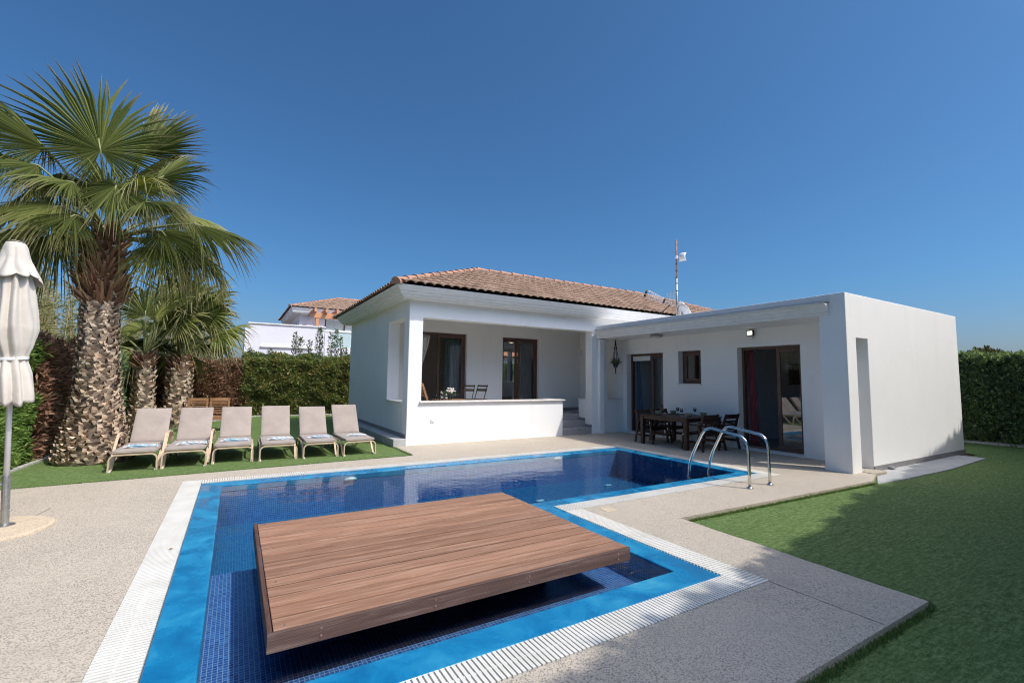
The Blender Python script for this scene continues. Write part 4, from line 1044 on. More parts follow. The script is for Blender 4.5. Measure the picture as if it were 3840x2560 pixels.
def lounger(label, loc, rz, arms, back):
    t = thing('sun_lounger', label, 'sun lounger', (0, 0, 0), 0, 'taupe cushioned loungers in a row')
    FM = MT['frame_wood']
    u = [(-.305, .0), (-.30, .10)] + arc((-.215, .175), .085, 180, 90) + arc((.215, .175), .085, 90, 0) + [(.30, .10), (.305, 0)]
    MB().strip([(x, -.02 + .0 * z, z) for x, z in u], .042, .022, (0, 1, 0)).build('front_leg', FM, t, .003)
    for s in (-1, 1):
        x = s * .292
        MB().strip([(x, 0, .015), (x, .05, .006), (x, .11, .02), (x, .18, .085), (x, .25, .17), (x, .33, .235), (x, .45, .255), (x, .9, .255), (x, 1.2, .245), (x, 1.32, .20), (x, 1.42, .11), (x, 1.50, .03), (x, 1.57, .005), (x, 1.66, .012)], .034, .02, (1, 0, 0)).build('side_rail', FM, t, .003)
        MB().strip([(x - s * .03, 1.0, .25), (x - s * .03, 1.12, .16), (x - s * .03, 1.25, .05), (x - s * .03, 1.34, .005), (x - s * .03, 1.44, .01)], .03, .02, (1, 0, 0)).build('rear_leg', FM, t, .003)
        MB().box(x - .02, x + .02, -.03, .02, 0, .022).build('foot', MT['white_plastic'], t, .003)
        if arms:
            xx = s * .325
            a_ = [(.16, .03), (.30, .19), (.44, .36), (.52, .44)] + [(.66 - .10 * math.cos(q), .46 + .065 * math.sin(q)) for q in (.2, .6, 1.0, 1.4)] + [(.80, .53), (1.0, .50), (1.16, .42), (1.2, .30)]
            MB().strip([(xx, y, z) for y, z in a_], .038, .02, (1, 0, 0)).build('armrest', FM, t, .003)
    m = MB(); m.box(-.28, .28, .62, .65, .235, .255); m.box(-.28, .28, 1.12, 1.15, .225, .25); m.build('cross_bar', FM, t, .003)
    bl = .74; ang = rad(back); M = Matrix.Translation((0, 1.10, .285)) @ Matrix.Rotation(ang, 4, 'X')
    m = MB(); m.M = M
    for s in (-1, 1): m.box(s * .235 - .018, s * .235 + .018, -.02, bl + .015, -.055, -.03)
    m.box(-.25, .25, bl - .01, bl + .02, -.05, -.03); m.build('back_frame', FM, t, .004)
    MB().bar((0, 1.12 + math.cos(ang) * bl * .6, .27 + math.sin(ang) * bl * .55), (0, 1.55, .24), .4, .012, (1, 0, 0)).build('back_support', FM, t)
    sc = soft_box(-.275, .275, -.035, 1.13, .268, .328).build('seat_cushion', MT['cushion'], t, .012, smooth=True)
    bc = soft_box(-.265, .265, .035, bl, -.028, .034, M).build('back_cushion', MT['cushion'], t, .012, smooth=True)
    for par, (x0, x1, y0, y1, z) in ((sc, (-.272, .272, -.03, 1.12, .319)), ):
        MB().tube([(x0, y0, z), (x1, y0, z), (x1, y1, z), (x0, y1, z), (x0, y0, z)], .004, 5).build('piping', MT['cushion'], par)
    t.location = loc; t.rotation_euler = (0, 0, rz); return t
LZ = -.012
names = ['with curved armrests, leftmost, beside the thick palm trunk', 'with curved armrests, second from the palm trunk', 'without armrests, third from the palm trunk, before the bench', 'without armrests, third from the house wall', 'without armrests, second from the house wall', 'without armrests, last one beside the house wall']
xs = [(-1.315, 9.42, -.03), (-.655, 9.44, -.035), (.035, 9.56, -.02), (.745, 9.49, -.015), (1.46, 9.44, -.01), (2.17, 9.41, .03)]
La = lounger('taupe cushioned sun lounger ' + names[0], (xs[0][0], xs[0][1], LZ), xs[0][2], True, 54)
copy_tree(La, (xs[1][0], xs[1][1], LZ), xs[1][2], 'taupe cushioned sun lounger ' + names[1])
Lb = lounger('taupe cushioned sun lounger ' + names[2], (xs[2][0], xs[2][1], LZ), xs[2][2], False, 53)
HN = Matrix.Translation((0, 1.10, .285))
for k in (3, 4, 5):
    c = copy_tree(Lb, (xs[k][0], xs[k][1], LZ), xs[k][2], 'taupe cushioned sun lounger ' + names[k])
    for ch in [o for o in bpy.data.objects if o.parent == c and o.name.startswith(('back_cushion', 'back_frame'))]: ch.matrix_basis = HN @ Matrix.Rotation(rad((1.6, -2.2, 2.4)[k - 3]), 4, 'X') @ HN.inverted()
def towel(label, mat, loc, rz, w=.40, d=.17):
    m = soft_box(-w / 2, w / 2, -d / 2, d / 2, 0, .014, None, .003)
    m2 = soft_box(-w / 2 + .008, w / 2 - .006, -d / 2 + .006, d / 2 + .008, .017, .032, None, .004)
    b = len(m.v); m.add(m2.v, m2.f)
    for i in range(len(m.v)):
        p = m.v[i]; p.z += .004 * math.sin(9 * p.x + 3) 
    t = thing('folded_towel', label, 'towel', (0, 0, 0), 0, 'folded striped towels on the loungers')
    m.build('folds', mat, t, .004, smooth=True)
    f = MB()
    for k in range(16):
        y = -d / 2 + .01 + k * (d - .02) / 15; f.bar((-w / 2 + .004, y, .02), (-w / 2 - .035 - .02 * random.random(), y + random.uniform(-.012, .012), .004 + .01 * random.random()), .005, .004)
    f.build('fringe', MT['white_plastic'], t)
    t.location = loc; t.rotation_euler = (0, 0, rz)
for k, (mt, lab, rz) in enumerate((('towel_blue', 'aqua striped towel on the lounger beside the palm trunk', .08), ('towel_white', 'mostly white striped towel on the second lounger from the palm trunk', .10), ('towel_blue', 'aqua striped towel on the lounger in front of the garden bench', .06),
                        ('towel_white', 'white and blue striped towel on the third lounger from the house wall', .05), ('towel_red', 'blue and red striped towel on the second lounger from the house wall', .14), ('towel_white', 'white striped towel on the lounger next to the house wall', .06))):
    x, y, a = xs[k]; towel(lab, MT[mt], (x + (.06, .09, .04, .07, .05, .03)[k], y + .33 + .02 * (k % 3), LZ + .334), rz, .40 if k < 5 else .33)

# garden bench
gb = thing('garden_bench', 'honey coloured wooden bench with slatted back behind the loungers', 'bench', (-.6, 15.5, -.012))
tk = MT['teak']; bx0, bx1 = -1.10, .02
for xa, xb in ((-1.10, -.62), (-.58, -.10)):
    m = MB(); m.box(xa, xa + .05, 15.60, 15.64, .38, .875); m.box(xb - .05, xb, 15.60, 15.64, .38, .875); m.box(xa + .05, xb - .05, 15.60, 15.64, .80, .875)
    for z in (.44, .505, .57, .635, .70, .755): m.box(xa + .05, xb - .05, 15.61, 15.63, z, z + .032)
    m.build('back_panel', tk, gb, .004)
m = MB()
for k in range(6): m.box(-1.12, .02, 15.12 + k * .08, 15.12 + k * .08 + .065, .36, .382)
m.box(-1.1, 0, 15.12, 15.15, .29, .359); m.build('seat', tk, gb, .003)
for x in (-1.10, -.05):
    for y in (15.14, 15.60): MB().box(x, x + .06, y, y + .06, -.012, .36 if y > 15.3 else .36).build('leg', tk, gb, .004)
    MB().strip([(x + .03, 15.10, .60), (x + .03, 15.25, .63), (x + .03, 15.45, .625), (x + .03, 15.62, .62)], .06, .025, (1, 0, 0)).build('armrest', tk, gb, .004)
    MB().box(x + .01, x + .05, 15.14, 15.18, .382, .60).build('arm_post', tk, gb, .003)

# ------------------------------------------------------------------ parasol
pr = thing('parasol', 'closed cream parasol tied with a band, standing left of the pool', 'parasol', (0, 0, 0))
def canopy(z0, z1, prof, folds, depth, seed, n=140, nz=44, edge=0):
    rnd = random.Random(seed); ph = [rnd.uniform(0, 2 * PI) for _ in range(6)]; vs = []; fs = []; amps = [rnd.uniform(.5, 1.5) for _ in range(folds)]
    for j in range(nz + 1):
        t = j / nz; z = z1 + (z0 - z1) * t
        for i in range(n):
            a = 2 * PI * i / n
            r = np.interp(t, [p[0] for p in prof], [p[1] for p in prof]); dp = np.interp(t, [p[0] for p in prof], [p[2] for p in prof])
            u_ = folds * (a / (2 * PI)) + .35 * math.sin(2.2 * t + ph[0]) + .18 * math.sin(2 * a + ph[1]) + .12 * math.sin(7 * t + 3 * a + ph[2]); i_ = int(math.floor(u_)) % folds; f_ = u_ - math.floor(u_)
            fold = amps[i_] * 1.25 * ((.5 - .5 * math.cos(2 * PI * f_)) ** .85) - .62 + .10 * math.sin(13 * t + 5 * a + ph[3]) + .12 * math.sin(3 * a + 5 * t + ph[4])
            r2 = r * (1 + .52 * dp * fold); dz = edge * t ** 6 * (amps[i_] * math.sin(PI * f_) * -1.2 + .3 + .8 * math.sin(2 * a + ph[5]))
            vs.append((r2 * math.cos(a), r2 * math.sin(a), z + dz))
    for j in range(nz):
        for i in range(n): fs.append((j * n + i, j * n + (i + 1) % n, (j + 1) * n + (i + 1) % n, (j + 1) * n + i))
    return vs, fs
MB().tube([(0, 0, .02), (0, 0, 2.72)], .0225, 14).build('pole', MT['pole'], pr, smooth=True)
m = MB(); m.tube([(0, 0, .0), (0, 0, .47)], .031, 14); m.lathe([(.075, 0), (.075, .008), (.035, .02)], (0, 0, 0), 18); m.tube([(-.05, 0, .40), (-.02, 0, .40)], .014, 8); m.box(-.06, -.045, -.012, .012, .36, .44); m.tube([(-.045, 0, .14), (.045, 0, .14)], .008, 6)
m.build('base_sleeve', MT['galv'], pr, smooth=False)
vs, fs = canopy(1.20, 2.50, [(0, .12, .3), (.12, .145, .4), (.3, .168, .42), (.45, .175, .42), (.58, .148, .4), (.665, .108, .28), (.70, .112, .34), (.8, .15, .42), (.92, .175, .46), (1, .18, .46)], 10, 1, 3, n=300, edge=.03)
MB().add(vs, fs).build('canopy', MT['canopy'], pr, smooth=True, solid=.004)
vs, fs = canopy(2.43, 2.795, [(0, .03, 0), (.03, .066, .03), (.15, .084, .06), (.5, .115, .16), (.85, .165, .28), (1, .19, .33)], 8, 1, 9, n=264, nz=24, edge=.028)
MB().add(vs, fs).build('top_flap', MT['canopy'], pr, smooth=True, solid=.004)
m = MB(); m.lathe([(.068, 2.794), (.03, 2.806), (.0001, 2.808)], (0, 0, 0), 20); m.build('finial', MT['canopy'], pr, smooth=True)
m = MB(); m.strip([(.122 * math.cos(a), .122 * math.sin(a), 1.628 + .012 * math.sin(a)) for a in [2 * PI * k / 30 for k in range(31)]], .028, .006, (0, 0, 1)); m.build('tie_band', MT['white_plastic'], pr)
pr.location = (-1.848, 6.47, .028); pr.rotation_euler = (rad(.5), rad(-2.4), .4)
pr.rotation_euler = Matrix.Rotation(rad(-2.5), 4, 'Y').to_euler()
m = MB(); m.lathe([(.47, 0), (.468, .018), (.44, .027), (.0001, .03)], (0, 0, 0), 48)
for i in range(len(m.v)): m.v[i] = m.v[i] + V((-1.95, 6.40, .001))
m.build('base', MT['base_disc'], pr, smooth=False)

# ------------------------------------------------------------------ palms
def frond(parent, heart, H, T, mat, A=118, nseg=46, nh=None, droop=.35, cup=.12, R=None, seed=0, fuse=.56):
    rnd = random.Random(seed); heart, H, T = V(heart), V(H), V(T)
    mdir = (T - H); R = R or mdir.length; mdir.normalize()
    n0 = V(nh) if nh else V((0, -.35, 1)); n0 = (n0 - mdir * n0.dot(mdir)).normalized(); sd = n0.cross(mdir).normalized()
    mb = MB(); U = []
    da = rad(2 * A) / nseg
    for k in range(nseg):
        a = -rad(A) + (k + .5) * da
        L = R * (1 - .60 * min(1, abs(a) / 2.0) ** 1.6) * rnd.uniform(.88, 1.06); kink = rnd.uniform(.3, 2.1); tw = rnd.gauss(0, .09)
        def pt(ang, t, off):
            d = mdir * math.cos(ang) + sd * math.sin(ang); r = L * t
            p = H + d * r + n0 * (off * r - (cup * 1.5 + .08) * r * (math.sin(ang) ** 2) + cup * .3 * r * math.cos(ang) - .10 * r * t)
            q = max(0, t - .48) / .52
            p.z -= droop * L * q * q * kink
            p += sd * tw * q * L
            return p
        ts = [.004, .3, fuse, fuse + .18, fuse + .33, 1.0]; wf = [1, 1, 1, .62, .34, .04]; base = len(mb.v); vs = []
        for t, w in zip(ts, wf):
            hw = da / 2 * (w if t <= fuse else w * fuse / t)
            for s_, off in ((-1, -.02), (0, .02), (1, -.02)):
                vs.append(pt(a + s_ * hw, t, off * w)); U.append((t, (k + .5) / nseg))
        mb.add(vs, [(3 * i + j, 3 * i + j + 1, 3 * i + j + 4, 3 * i + j + 3) for i in range(5) for j in (0, 1)])
    mb.uvs = U
    o = mb.build('frond', mat, parent, keepn=True)
    mid = heart.lerp(H, .5) + V((0, 0, .10 * (H - heart).length)); pts = []
    for i in range(9):
        t = i / 8; pts.append(heart * (1 - t) ** 2 + mid * 2 * t * (1 - t) + H * t * t)
    pb = MB(); pb.tube(pts + [H + mdir * R * .12], [.035 - .022 * i / 9 for i in range(10)], 6); pb.build('petiole', MT['petiole'], o, smooth=True)
    return o
def trunk(parent, axis, radii, scale_h, scale_w, tilt, boots=(0, 0), seed=1, boot_len=.3):
    ax = [V(p) for p in axis]; rnd = random.Random(seed)
    def at(z):
        for i in range(len(ax) - 1):
            if ax[i + 1].z >= z or i == len(ax) - 2:
                t = (z - ax[i].z) / (ax[i + 1].z - ax[i].z); t = max(0, min(1, t)); return ax[i].lerp(ax[i + 1], t), radii[i] + (radii[i + 1] - radii[i]) * t
    core = MB(); z = ax[0].z; pts = []; rs = []
    while z < ax[-1].z: p, r = at(z); pts.append(V((p.x, p.y, z))); rs.append(r * .93); z += .1
    core.tube(pts, rs, 20); ncore = len(core.f)
    Q = []; z = ax[0].z + .01; row = 0; B = MB()
    while z < ax[-1].z:
        p, r = at(z); n = max(6, int(2 * PI * r / (scale_w * .92)))
        for k in range(n):
            a = 2 * PI * (k + .5 * (row % 2)) / n + rnd.uniform(-.12, .12); rd_ = V((math.cos(a), math.sin(a), 0)); tg = V((-rd_.y, rd_.x, 0)); skew = rnd.uniform(-.35, .35) + (.25 if (row % 2) else -.25)
            if boots[0] < z < boots[1] and rnd.random() < .8:
                b0 = V((p.x, p.y, z)) + rd_ * r * .85; d = (rd_ * rnd.uniform(.6, 1.1) + V((0, 0, rnd.uniform(.55, 1.25))) + tg * rnd.uniform(-.3, .3)).normalized(); L = boot_len * rnd.uniform(.6, 1.25); w0, w1 = scale_w * .8, .035
                up = d.cross(tg).normalized(); b1 = b0 + d * L * .4; b2 = b0 + d * L
                vs = []
                for c, w, th in ((b0, w0, .04), (b1, w0 * .5, .035), (b2, w1, .02)): vs += [c - tg * w / 2 - up * th / 2, c + tg * w / 2 - up * th / 2, c + tg * w / 2 + up * th / 2, c - tg * w / 2 + up * th / 2]
                B.add(vs, [(i + q, i + (q + 1) % 4, i + 4 + (q + 1) % 4, i + 4 + q) for i in (0, 4) for q in range(4)] + [(8, 9, 10, 11)])
                continue
            h = scale_h * rnd.uniform(1.0, 1.7); w = scale_w * rnd.uniform(.62, .95); o = tilt * rnd.uniform(.6, 1.9)
            lean = (.55 if (row + k) % 2 else -.55) + rnd.uniform(-.25, .25)
            b0 = V((p.x, p.y, z)) + rd_ * (r * .93); tp = V((p.x, p.y, z + h)) + rd_ * (r * .96 + o) + tg * lean * h
            md = b0.lerp(tp, .5) + rd_ * .02; e1, e2 = rnd.uniform(.25, .5), rnd.uniform(.15, .4); dn = V((0, 0, -h * rnd.uniform(.1, .4)))
            Q.append([b0 - tg * w / 2, b0 + tg * w / 2, md + tg * w * .46, md - tg * w * .46]); Q.append([md - tg * w * .46, md + tg * w * .46, tp + tg * w * e1 + (dn if lean < 0 else V()), tp - tg * w * e2 + (dn if lean > 0 else V())])
            Q.append([tp - tg * w * e2 + (dn if lean > 0 else V()), tp + tg * w * e1 + (dn if lean < 0 else V()), V((p.x, p.y, z + h * .85)) + rd_ * r * .88 + tg * (lean * h + w * .3), V((p.x, p.y, z + h * .85)) + rd_ * r * .88 + tg * (lean * h - w * .3)])
        z += scale_h * .62; row += 1
    for q in Q: core.add(q, [(0, 1, 2, 3)])
    tr = core.build('trunk', MT['bark'], parent, keepn=True); tr.data.materials.append(MT['palm_scale'])
    for f in tr.data.polygons:
        if f.index >= ncore: f.material_index = 1
    if B.v: B.build('dry_leaf_bases', MT['palm_boot'], tr, keepn=True)
    return tr
p1 = thing('fan_palm', 'tall fan palm with thick scaly trunk at the left of the loungers', 'palm tree', (-2.05, 10.9, -.02))
trunk(p1, [(-2.04, 10.85, -.03), (-2.06, 10.86, .25), (-2.09, 10.88, .6), (-2.11, 10.9, 1.2), (-2.15, 10.9, 2.2), (-2.16, 10.9, 2.75), (-2.17, 10.9, 3.1), (-2.18, 10.9, 3.6), (-2.12, 10.9, 4.1)], [.58, .51, .40, .30, .265, .265, .25, .20, .12], .088, .112, .024, (2.72, 4.05), 4, .34)
HT = (-2.10, 10.9, 3.98)
CAM = V((0, 0, 1.5))
FR = [  # hub, tip, normal, droop, material, half angle
    ((-2.244, 10.4, 5.42), (-2.60, 10.55, 7.18), (.2, -1, .25), .05, 'palm', 158, .12),
    ((-1.79, 11.3, 5.85), (-1.66, 11.6, 7.25), (-.75, -.7, .2), .06, 'palm', 110, .22),
    ((-1.46, 10.7, 5.20), (-.66, 10.6, 5.85), (-.25, -.9, .5), .16, 'palm', 120, .18),
    ((-1.935, 10.1, 4.74), (-2.02, 9.75, 3.90), (.0, -1, .55), .12, 'palm', 152, .12),
    ((-2.96, 10.5, 5.30), (-3.85, 10.2, 6.15), (.55, -.6, .8), .5, 'palm', 108, .30),
    ((-3.0, 10.4, 4.95), (-3.9, 10.0, 4.9), (.2, -.7, .9), .5, 'palm', 108, .3),
    ((-2.85, 10.9, 5.05), (-3.25, 10.6, 4.0), (-.3, -.8, .5), .3, 'palm', 100, .30),
    ((-2.60, 10.1, 4.24), (-3.45, 9.75, 3.78), (.05, -.8, .8), .14, 'palm_pale', 88, .15),
    ((-.83, 10.6, 4.42), (.38, 10.5, 4.12), (.1, -.75, 1), .30, 'palm', 112, .28),
    ((-1.276, 10.2, 4.08), (-.70, 10.0, 3.42), (0, -1, .5), .25, 'palm', 120, .2),
    ((-1.38, 11.0, 4.02), (-.95, 11.0, 3.1), (.4, -.8, .3), .35, 'palm', 100, .35),
    ((-2.85, 11.2, 4.10), (-3.3, 11.2, 3.15), (-.4, -.8, .3), .35, 'palm', 100, .35),
    ((-1.9, 11.5, 5.5), (-1.2, 11.9, 6.3), (-.3, .2, 1), .12, 'palm_pale', 112, .2),
    ((-2.5, 11.6, 5.5), (-3.1, 12.1, 6.3), (.3, .4, 1), .2, 'palm_pale', 112, .2),
    ((-2.3, 11.9, 5.1), (-2.4, 13.0, 5.5), (0, .3, 1), .3, 'palm_pale', 112, .25),
    ((-1.2, 11.6, 4.9), (-.2, 12.1, 4.75), (.2, .1, 1), .3, 'palm_pale', 110, .28),
    ((-3.15, 11.4, 4.6), (-4.1, 11.9, 4.2), (-.2, .1, 1), .35, 'palm', 110, .28),
    ((-.98, 10.9, 4.05), (-.1, 11.0, 3.45), (.3, -.4, .8), .4, 'palm', 105, .3),
    ((-3.1, 10.6, 4.0), (-3.8, 10.4, 3.3), (-.3, -.5, .8), .4, 'palm', 105, .3),
    ((-2.55, 10.35, 4.75), (-3.2, 9.8, 4.6), (0, -.4, 1), .35, 'palm', 108, .25),
    ((-2.4, 10.0, 4.1), (-2.75, 9.5, 3.55), (.2, -1, .4), .35, 'palm', 100, .3),
    ((-2.25, 11.3, 4.75), (-2.3, 11.5, 5.9), (.1, -.8, .4), .1, 'palm_pale', 130, .15),
    ((-1.45, 10.4, 3.85), (-.85, 10.1, 3.25), (.3, -.8, .6), .4, 'palm_pale', 100, .3),
    ((-2.75, 10.5, 3.85), (-3.3, 10.2, 3.2), (-.3, -.8, .6), .4, 'palm', 100, .3),
    ((-1.2, 11.5, 4.45), (-.35, 11.9, 4.1), (.3, -.2, .9), .35, 'palm', 108, .3),
    ((-1.75, 10.5, 4.9), (-1.35, 9.9, 5.15), (.1, -.5, .9), .35, 'palm_pale', 105, .3),
    ((-1.55, 10.15, 4.55), (-.75, 9.75, 4.55), (.2, -.35, 1), .3, 'palm', 110, .25),
]
for i, (h, t, nh, dr, mt, A, cu) in enumerate(FR): frond(p1, HT, h, t, MT[mt], A, 86, nh, dr, cu, None, i + 1)
m = MB()
for k in range(90):
    a = random.uniform(0, 2 * PI); r = random.uniform(.4, 1.2); z0 = random.uniform(4.0, 5.2); p = V((-2.1 + r * math.cos(a), 10.8 + .6 * r * math.sin(a), z0)); q = p + V((random.gauss(0, .15), random.gauss(0, .1), -random.uniform(.3, .8)))
    m.strip([p, p.lerp(q, .5) + V((random.gauss(0, .06), 0, .04)), q], .018, .002, (random.uniform(-1, 1), random.uniform(-1, 1), .2))
m.build('hanging_strands', MT['palm_pale'], p1, keepn=True)
def small_palm(label, base, lean, ht, R, seed, r0=.28):
    rnd = random.Random(seed); bx, by = base
    p = thing('fan_palm', label, 'palm tree', (bx, by, -.03), 0, 'young fan palms behind the loungers')
    top = (bx + lean[0], by + lean[1], ht)
    trunk(p, [(bx, by, -.03), (bx + lean[0] * .3, by + lean[1] * .3, ht * .35), (bx + lean[0] * .8, by + lean[1] * .8, ht * .8), top], [r0 * 1.25, r0, r0 * .92, r0 * .6], .12, .16, .03, (ht - .45, ht), seed, .24)
    hub = V(top); n = 17
    for k in range(n):
        az = 2 * PI * k / n * 2.4 + rnd.uniform(-.25, .25); el = rad([78, 60, 42, 25, 8, -12][k % 6] + rnd.uniform(-8, 8)); L = R * rnd.uniform(.75, 1.05)
        d = V((math.cos(az) * math.cos(el), math.sin(az) * math.cos(el), math.sin(el)))
        if el < .35 and d.y < -.2: continue
        H = hub + d * L * .85 + V((0, 0, .05)); td = (d + V((0, 0, -.15 - .25 * (k % 6) / 5))).normalized()
        nh = V((-d.x * .5, -d.y * .5 - .35, 1)); frond(p, hub - V((0, 0, .05)), H, H + td * L, MT['palm_pale' if rnd.random() < .65 else 'palm'], 115, 34, nh, .22 + .05 * (k % 6), .22, None, seed * 50 + k)
small_palm('young fan palm with slim trunk just right of the thick palm', (-2.17, 16.4), (-.06, .1), 2.1, 1.4, 11, .25)
small_palm('young fan palm with spreading fronds between the slim palm and the brown hedge', (-1.42, 16.9), (-.03, .1), 2.0, 1.6, 12, .33)

# ------------------------------------------------------------------ hedges, shrubs, reeds
def hedge(name, label, cat, P, Q, depth, z1, mat, core, n, L=.17, W=.014, group=None, topn=.35, bumpy=.12, blades=6, spread=.55, both=False, sub=None, zb=0):
    """hedge from P to Q (xy), front face on the line, depth to the left of P->Q"""
    P, Q = V((*P, 0)), V((*Q, 0)); d = Q - P; W_ = d.length; d.normalize(); nn = V((-d.y, d.x, 0)); o = thing(name, label, cat, tuple(P), 0, group)
    c = MB(); nu = max(2, int(W_ / .4)); nz = 8; vs = []; fs = []
    ins = .10
    for side in (0, 1):
        for j in range(nz + 1):
            for i in range(nu + 1):
                p = P + d * (W_ * i / nu) + nn * ((ins if side == 0 else depth - ins) + random.uniform(-.05, .05)); vs.append((p.x, p.y, zb + (z1 - (.12 if not both else .03)) * j / nz + random.uniform(-.05, .03)))
    S = (nz + 1) * (nu + 1)
    for side in (0, 1):
        for j in range(nz):
            for i in range(nu): b = side * S + j * (nu + 1) + i; fs.append((b, b + 1, b + nu + 2, b + nu + 1))
    for i in range(nu): t = nz * (nu + 1) + i; fs.append((t, t + 1, S + t + 1, S + t))
    for j in range(nz):
        for i in (0, nu): b = j * (nu + 1) + i; fs.append((b, b + nu + 1, S + b + nu + 1, S + b))
    c.add(vs, fs).build('inner_twigs', core, o)
    nt = int(n * topn); nf = n - nt
    u = RNG.uniform(0, W_, n); z = np.concatenate([zb + RNG.uniform(0, z1, nf), np.full(nt, z1)]); w = np.concatenate([np.zeros(nf), RNG.uniform(0, depth, nt)])
    if both: w[:nf // 3] = depth
    def vnoise(x, y, sc):
        g = RNG.uniform(-1, 1, (int(W_ * sc) + 3, int((z1 + 1.5) * sc) + 3)); xi, yi = x * sc, (y + .5) * sc; i, j = xi.astype(int), np.clip(yi.astype(int), 0, g.shape[1] - 2); a, b = xi - i, yi - j
        a, b = a * a * (3 - 2 * a), b * b * (3 - 2 * b)
        return g[i, j] * (1 - a) * (1 - b) + g[i + 1, j] * a * (1 - b) + g[i, j + 1] * (1 - a) * b + g[i + 1, j + 1] * a * b
    bump = bumpy * (vnoise(u, z, 1.1) * .55 + vnoise(u, z, 2.7) * .5 + vnoise(u, z, 6.1) * .3)
    off = np.where(w >= depth, depth - bump * 0 , w) - np.where(np.arange(n) < nf, bump, 0) - RNG.normal(0, .035, n)
    zz = z + np.where(np.arange(n) >= nf, bump + RNG.normal(0, .05, n), 0)
    pos = np.array(P)[None, :] + np.outer(u, np.array(d)) + np.outer(off, np.array(nn)); pos[:, 2] = zz
    fn = -np.array(nn); dirs = np.where((np.arange(n) < nf)[:, None], fn * .75 + np.array([0, 0, .35]), fn * .2 + np.array([0, 0, .9]))
    if both: dirs[:nf // 3] = -fn * .75 + np.array([0, 0, .35])
    sp = sprays(pos, dirs, L, W * 1.9, blades, spread)
    qmesh('foliage', sp, mat, o); return o
HG = 'clipped conifer hedges round the garden'
hedge('hedge', 'bright green conifer hedge at the left edge behind the parasol', 'hedge', (-3.0, 11.9), (-3.0, 4.0), -1.0, 1.75, MT['conifer_bright'], MT['twigs'], 5200, .22, .014) if False else None
def hedgeL(*a, **k): return hedge(*a, **k)
# depth lies to the left of P->Q: walk so that the lawn is on the right hand
hedge('hedge', 'bright green conifer hedge at the left edge behind the parasol', 'hedge', (-3.02, 4.5), (-3.02, 11.1), 1.0, 2.0, MT['conifer_bright'], MT['twigs'], 14000, .14, .0075, None, bumpy=.22)
hedge('hedge', 'dead brown stretch of hedge between the parasol and the thick palm trunk', 'hedge', (-3.0, 11.1), (-3.0, 13.6), 1.0, 2.0, MT['dead'], MT['twigs_dead'], 4200, .16, .008, None, bumpy=.2)
hedge('hedge', 'dark green hedge in shade behind the thick palm trunk', 'hedge', (-3.0, 13.6), (-2.6, 18.6), 1.0, 1.95, MT['conifer'], MT['twigs'], 5000, .17, .012, None, bumpy=.2)
hedge('hedge', 'dried out reddish brown hedge behind the wooden bench', 'hedge', (-2.6, 18.8), (.35, 20.35), 1.0, 1.92, MT['dead'], MT['twigs_dead'], 9000, .17, .009, None, bumpy=.22)
hedge('hedge', 'green conifer hedge with yellowish tips between the brown hedge and the house', 'hedge', (.25, 20.30), (6.5, 20.0), 1.0, 2.12, MT['conifer_mix'], MT['twigs'], 17000, .17, .012, None, bumpy=.22)
hedge('hedge', 'dark green clipped hedge beyond the lawn at the right edge', 'hedge', (17.2, 13.0), (17.2, -3.0), 1.2, 2.27, MT['conifer'], MT['twigs'], 15000, .17, .013, None, bumpy=.12) if False else None
hedge('hedge', 'dark green clipped hedge beyond the lawn at the right edge', 'hedge', (17.15, 13.0), (17.15, -6.0), 1.2, 2.25, MT['conifer'], MT['twigs'], 21000, .15, .014, None, bumpy=.14, blades=6)
# hedge behind the camera on the south side, throws the long shadow on the lawn
hd = hedge('hedge', 'tall conifer hedge beyond the right side of the lawn that shades the grass', 'hedge', (22.0, 1.30), (3.2, -2.05), 1.2, 5.88, MT['conifer'], MT['twigs'], 26000, .22, .024, None, bumpy=.14, both=True)
tips = np.stack([RNG.uniform(0, 1, 900)], 1); P_ = np.array([22.0, 1.30, 5.82]); Q_ = np.array([3.2, -2.05, 5.82])
pp = P_ + (Q_ - P_) * tips + np.stack([RNG.normal(0, .1, 900), -RNG.uniform(0, .5, 900), RNG.uniform(-.1, .05, 900)], 1)
qmesh('top_sprigs', sprays(pp, np.tile([0, 0, 1.0], (900, 1)), .24, .03, 7, .55), MT['conifer'], hd)
bs = thing('bush', 'olive brown bush showing above the right hand hedge', 'bush', (22, 5.0, 0))
n = 2600; v_ = nrm(RNG.normal(0, 1, (n, 3))); pos = np.array([21.5, 5.05, 1.7]) + v_ * np.array([1.2, .75, 1.0]) * RNG.uniform(.7, 1.02, (n, 1)); qmesh('foliage', sprays(pos, v_ + [0, 0, .4], .16, .03, 4, .6), MT['bush'], bs)
MB().ball((21.5, 5.05, 1.6), .95, 12, 8, (1, .65, .95)).build('inner_twigs', MT['twigs'], bs); MB().tube([(21.5, 5.05, 0), (21.5, 5.05, 1.2)], .08).build('trunk', MT['bark'], bs)
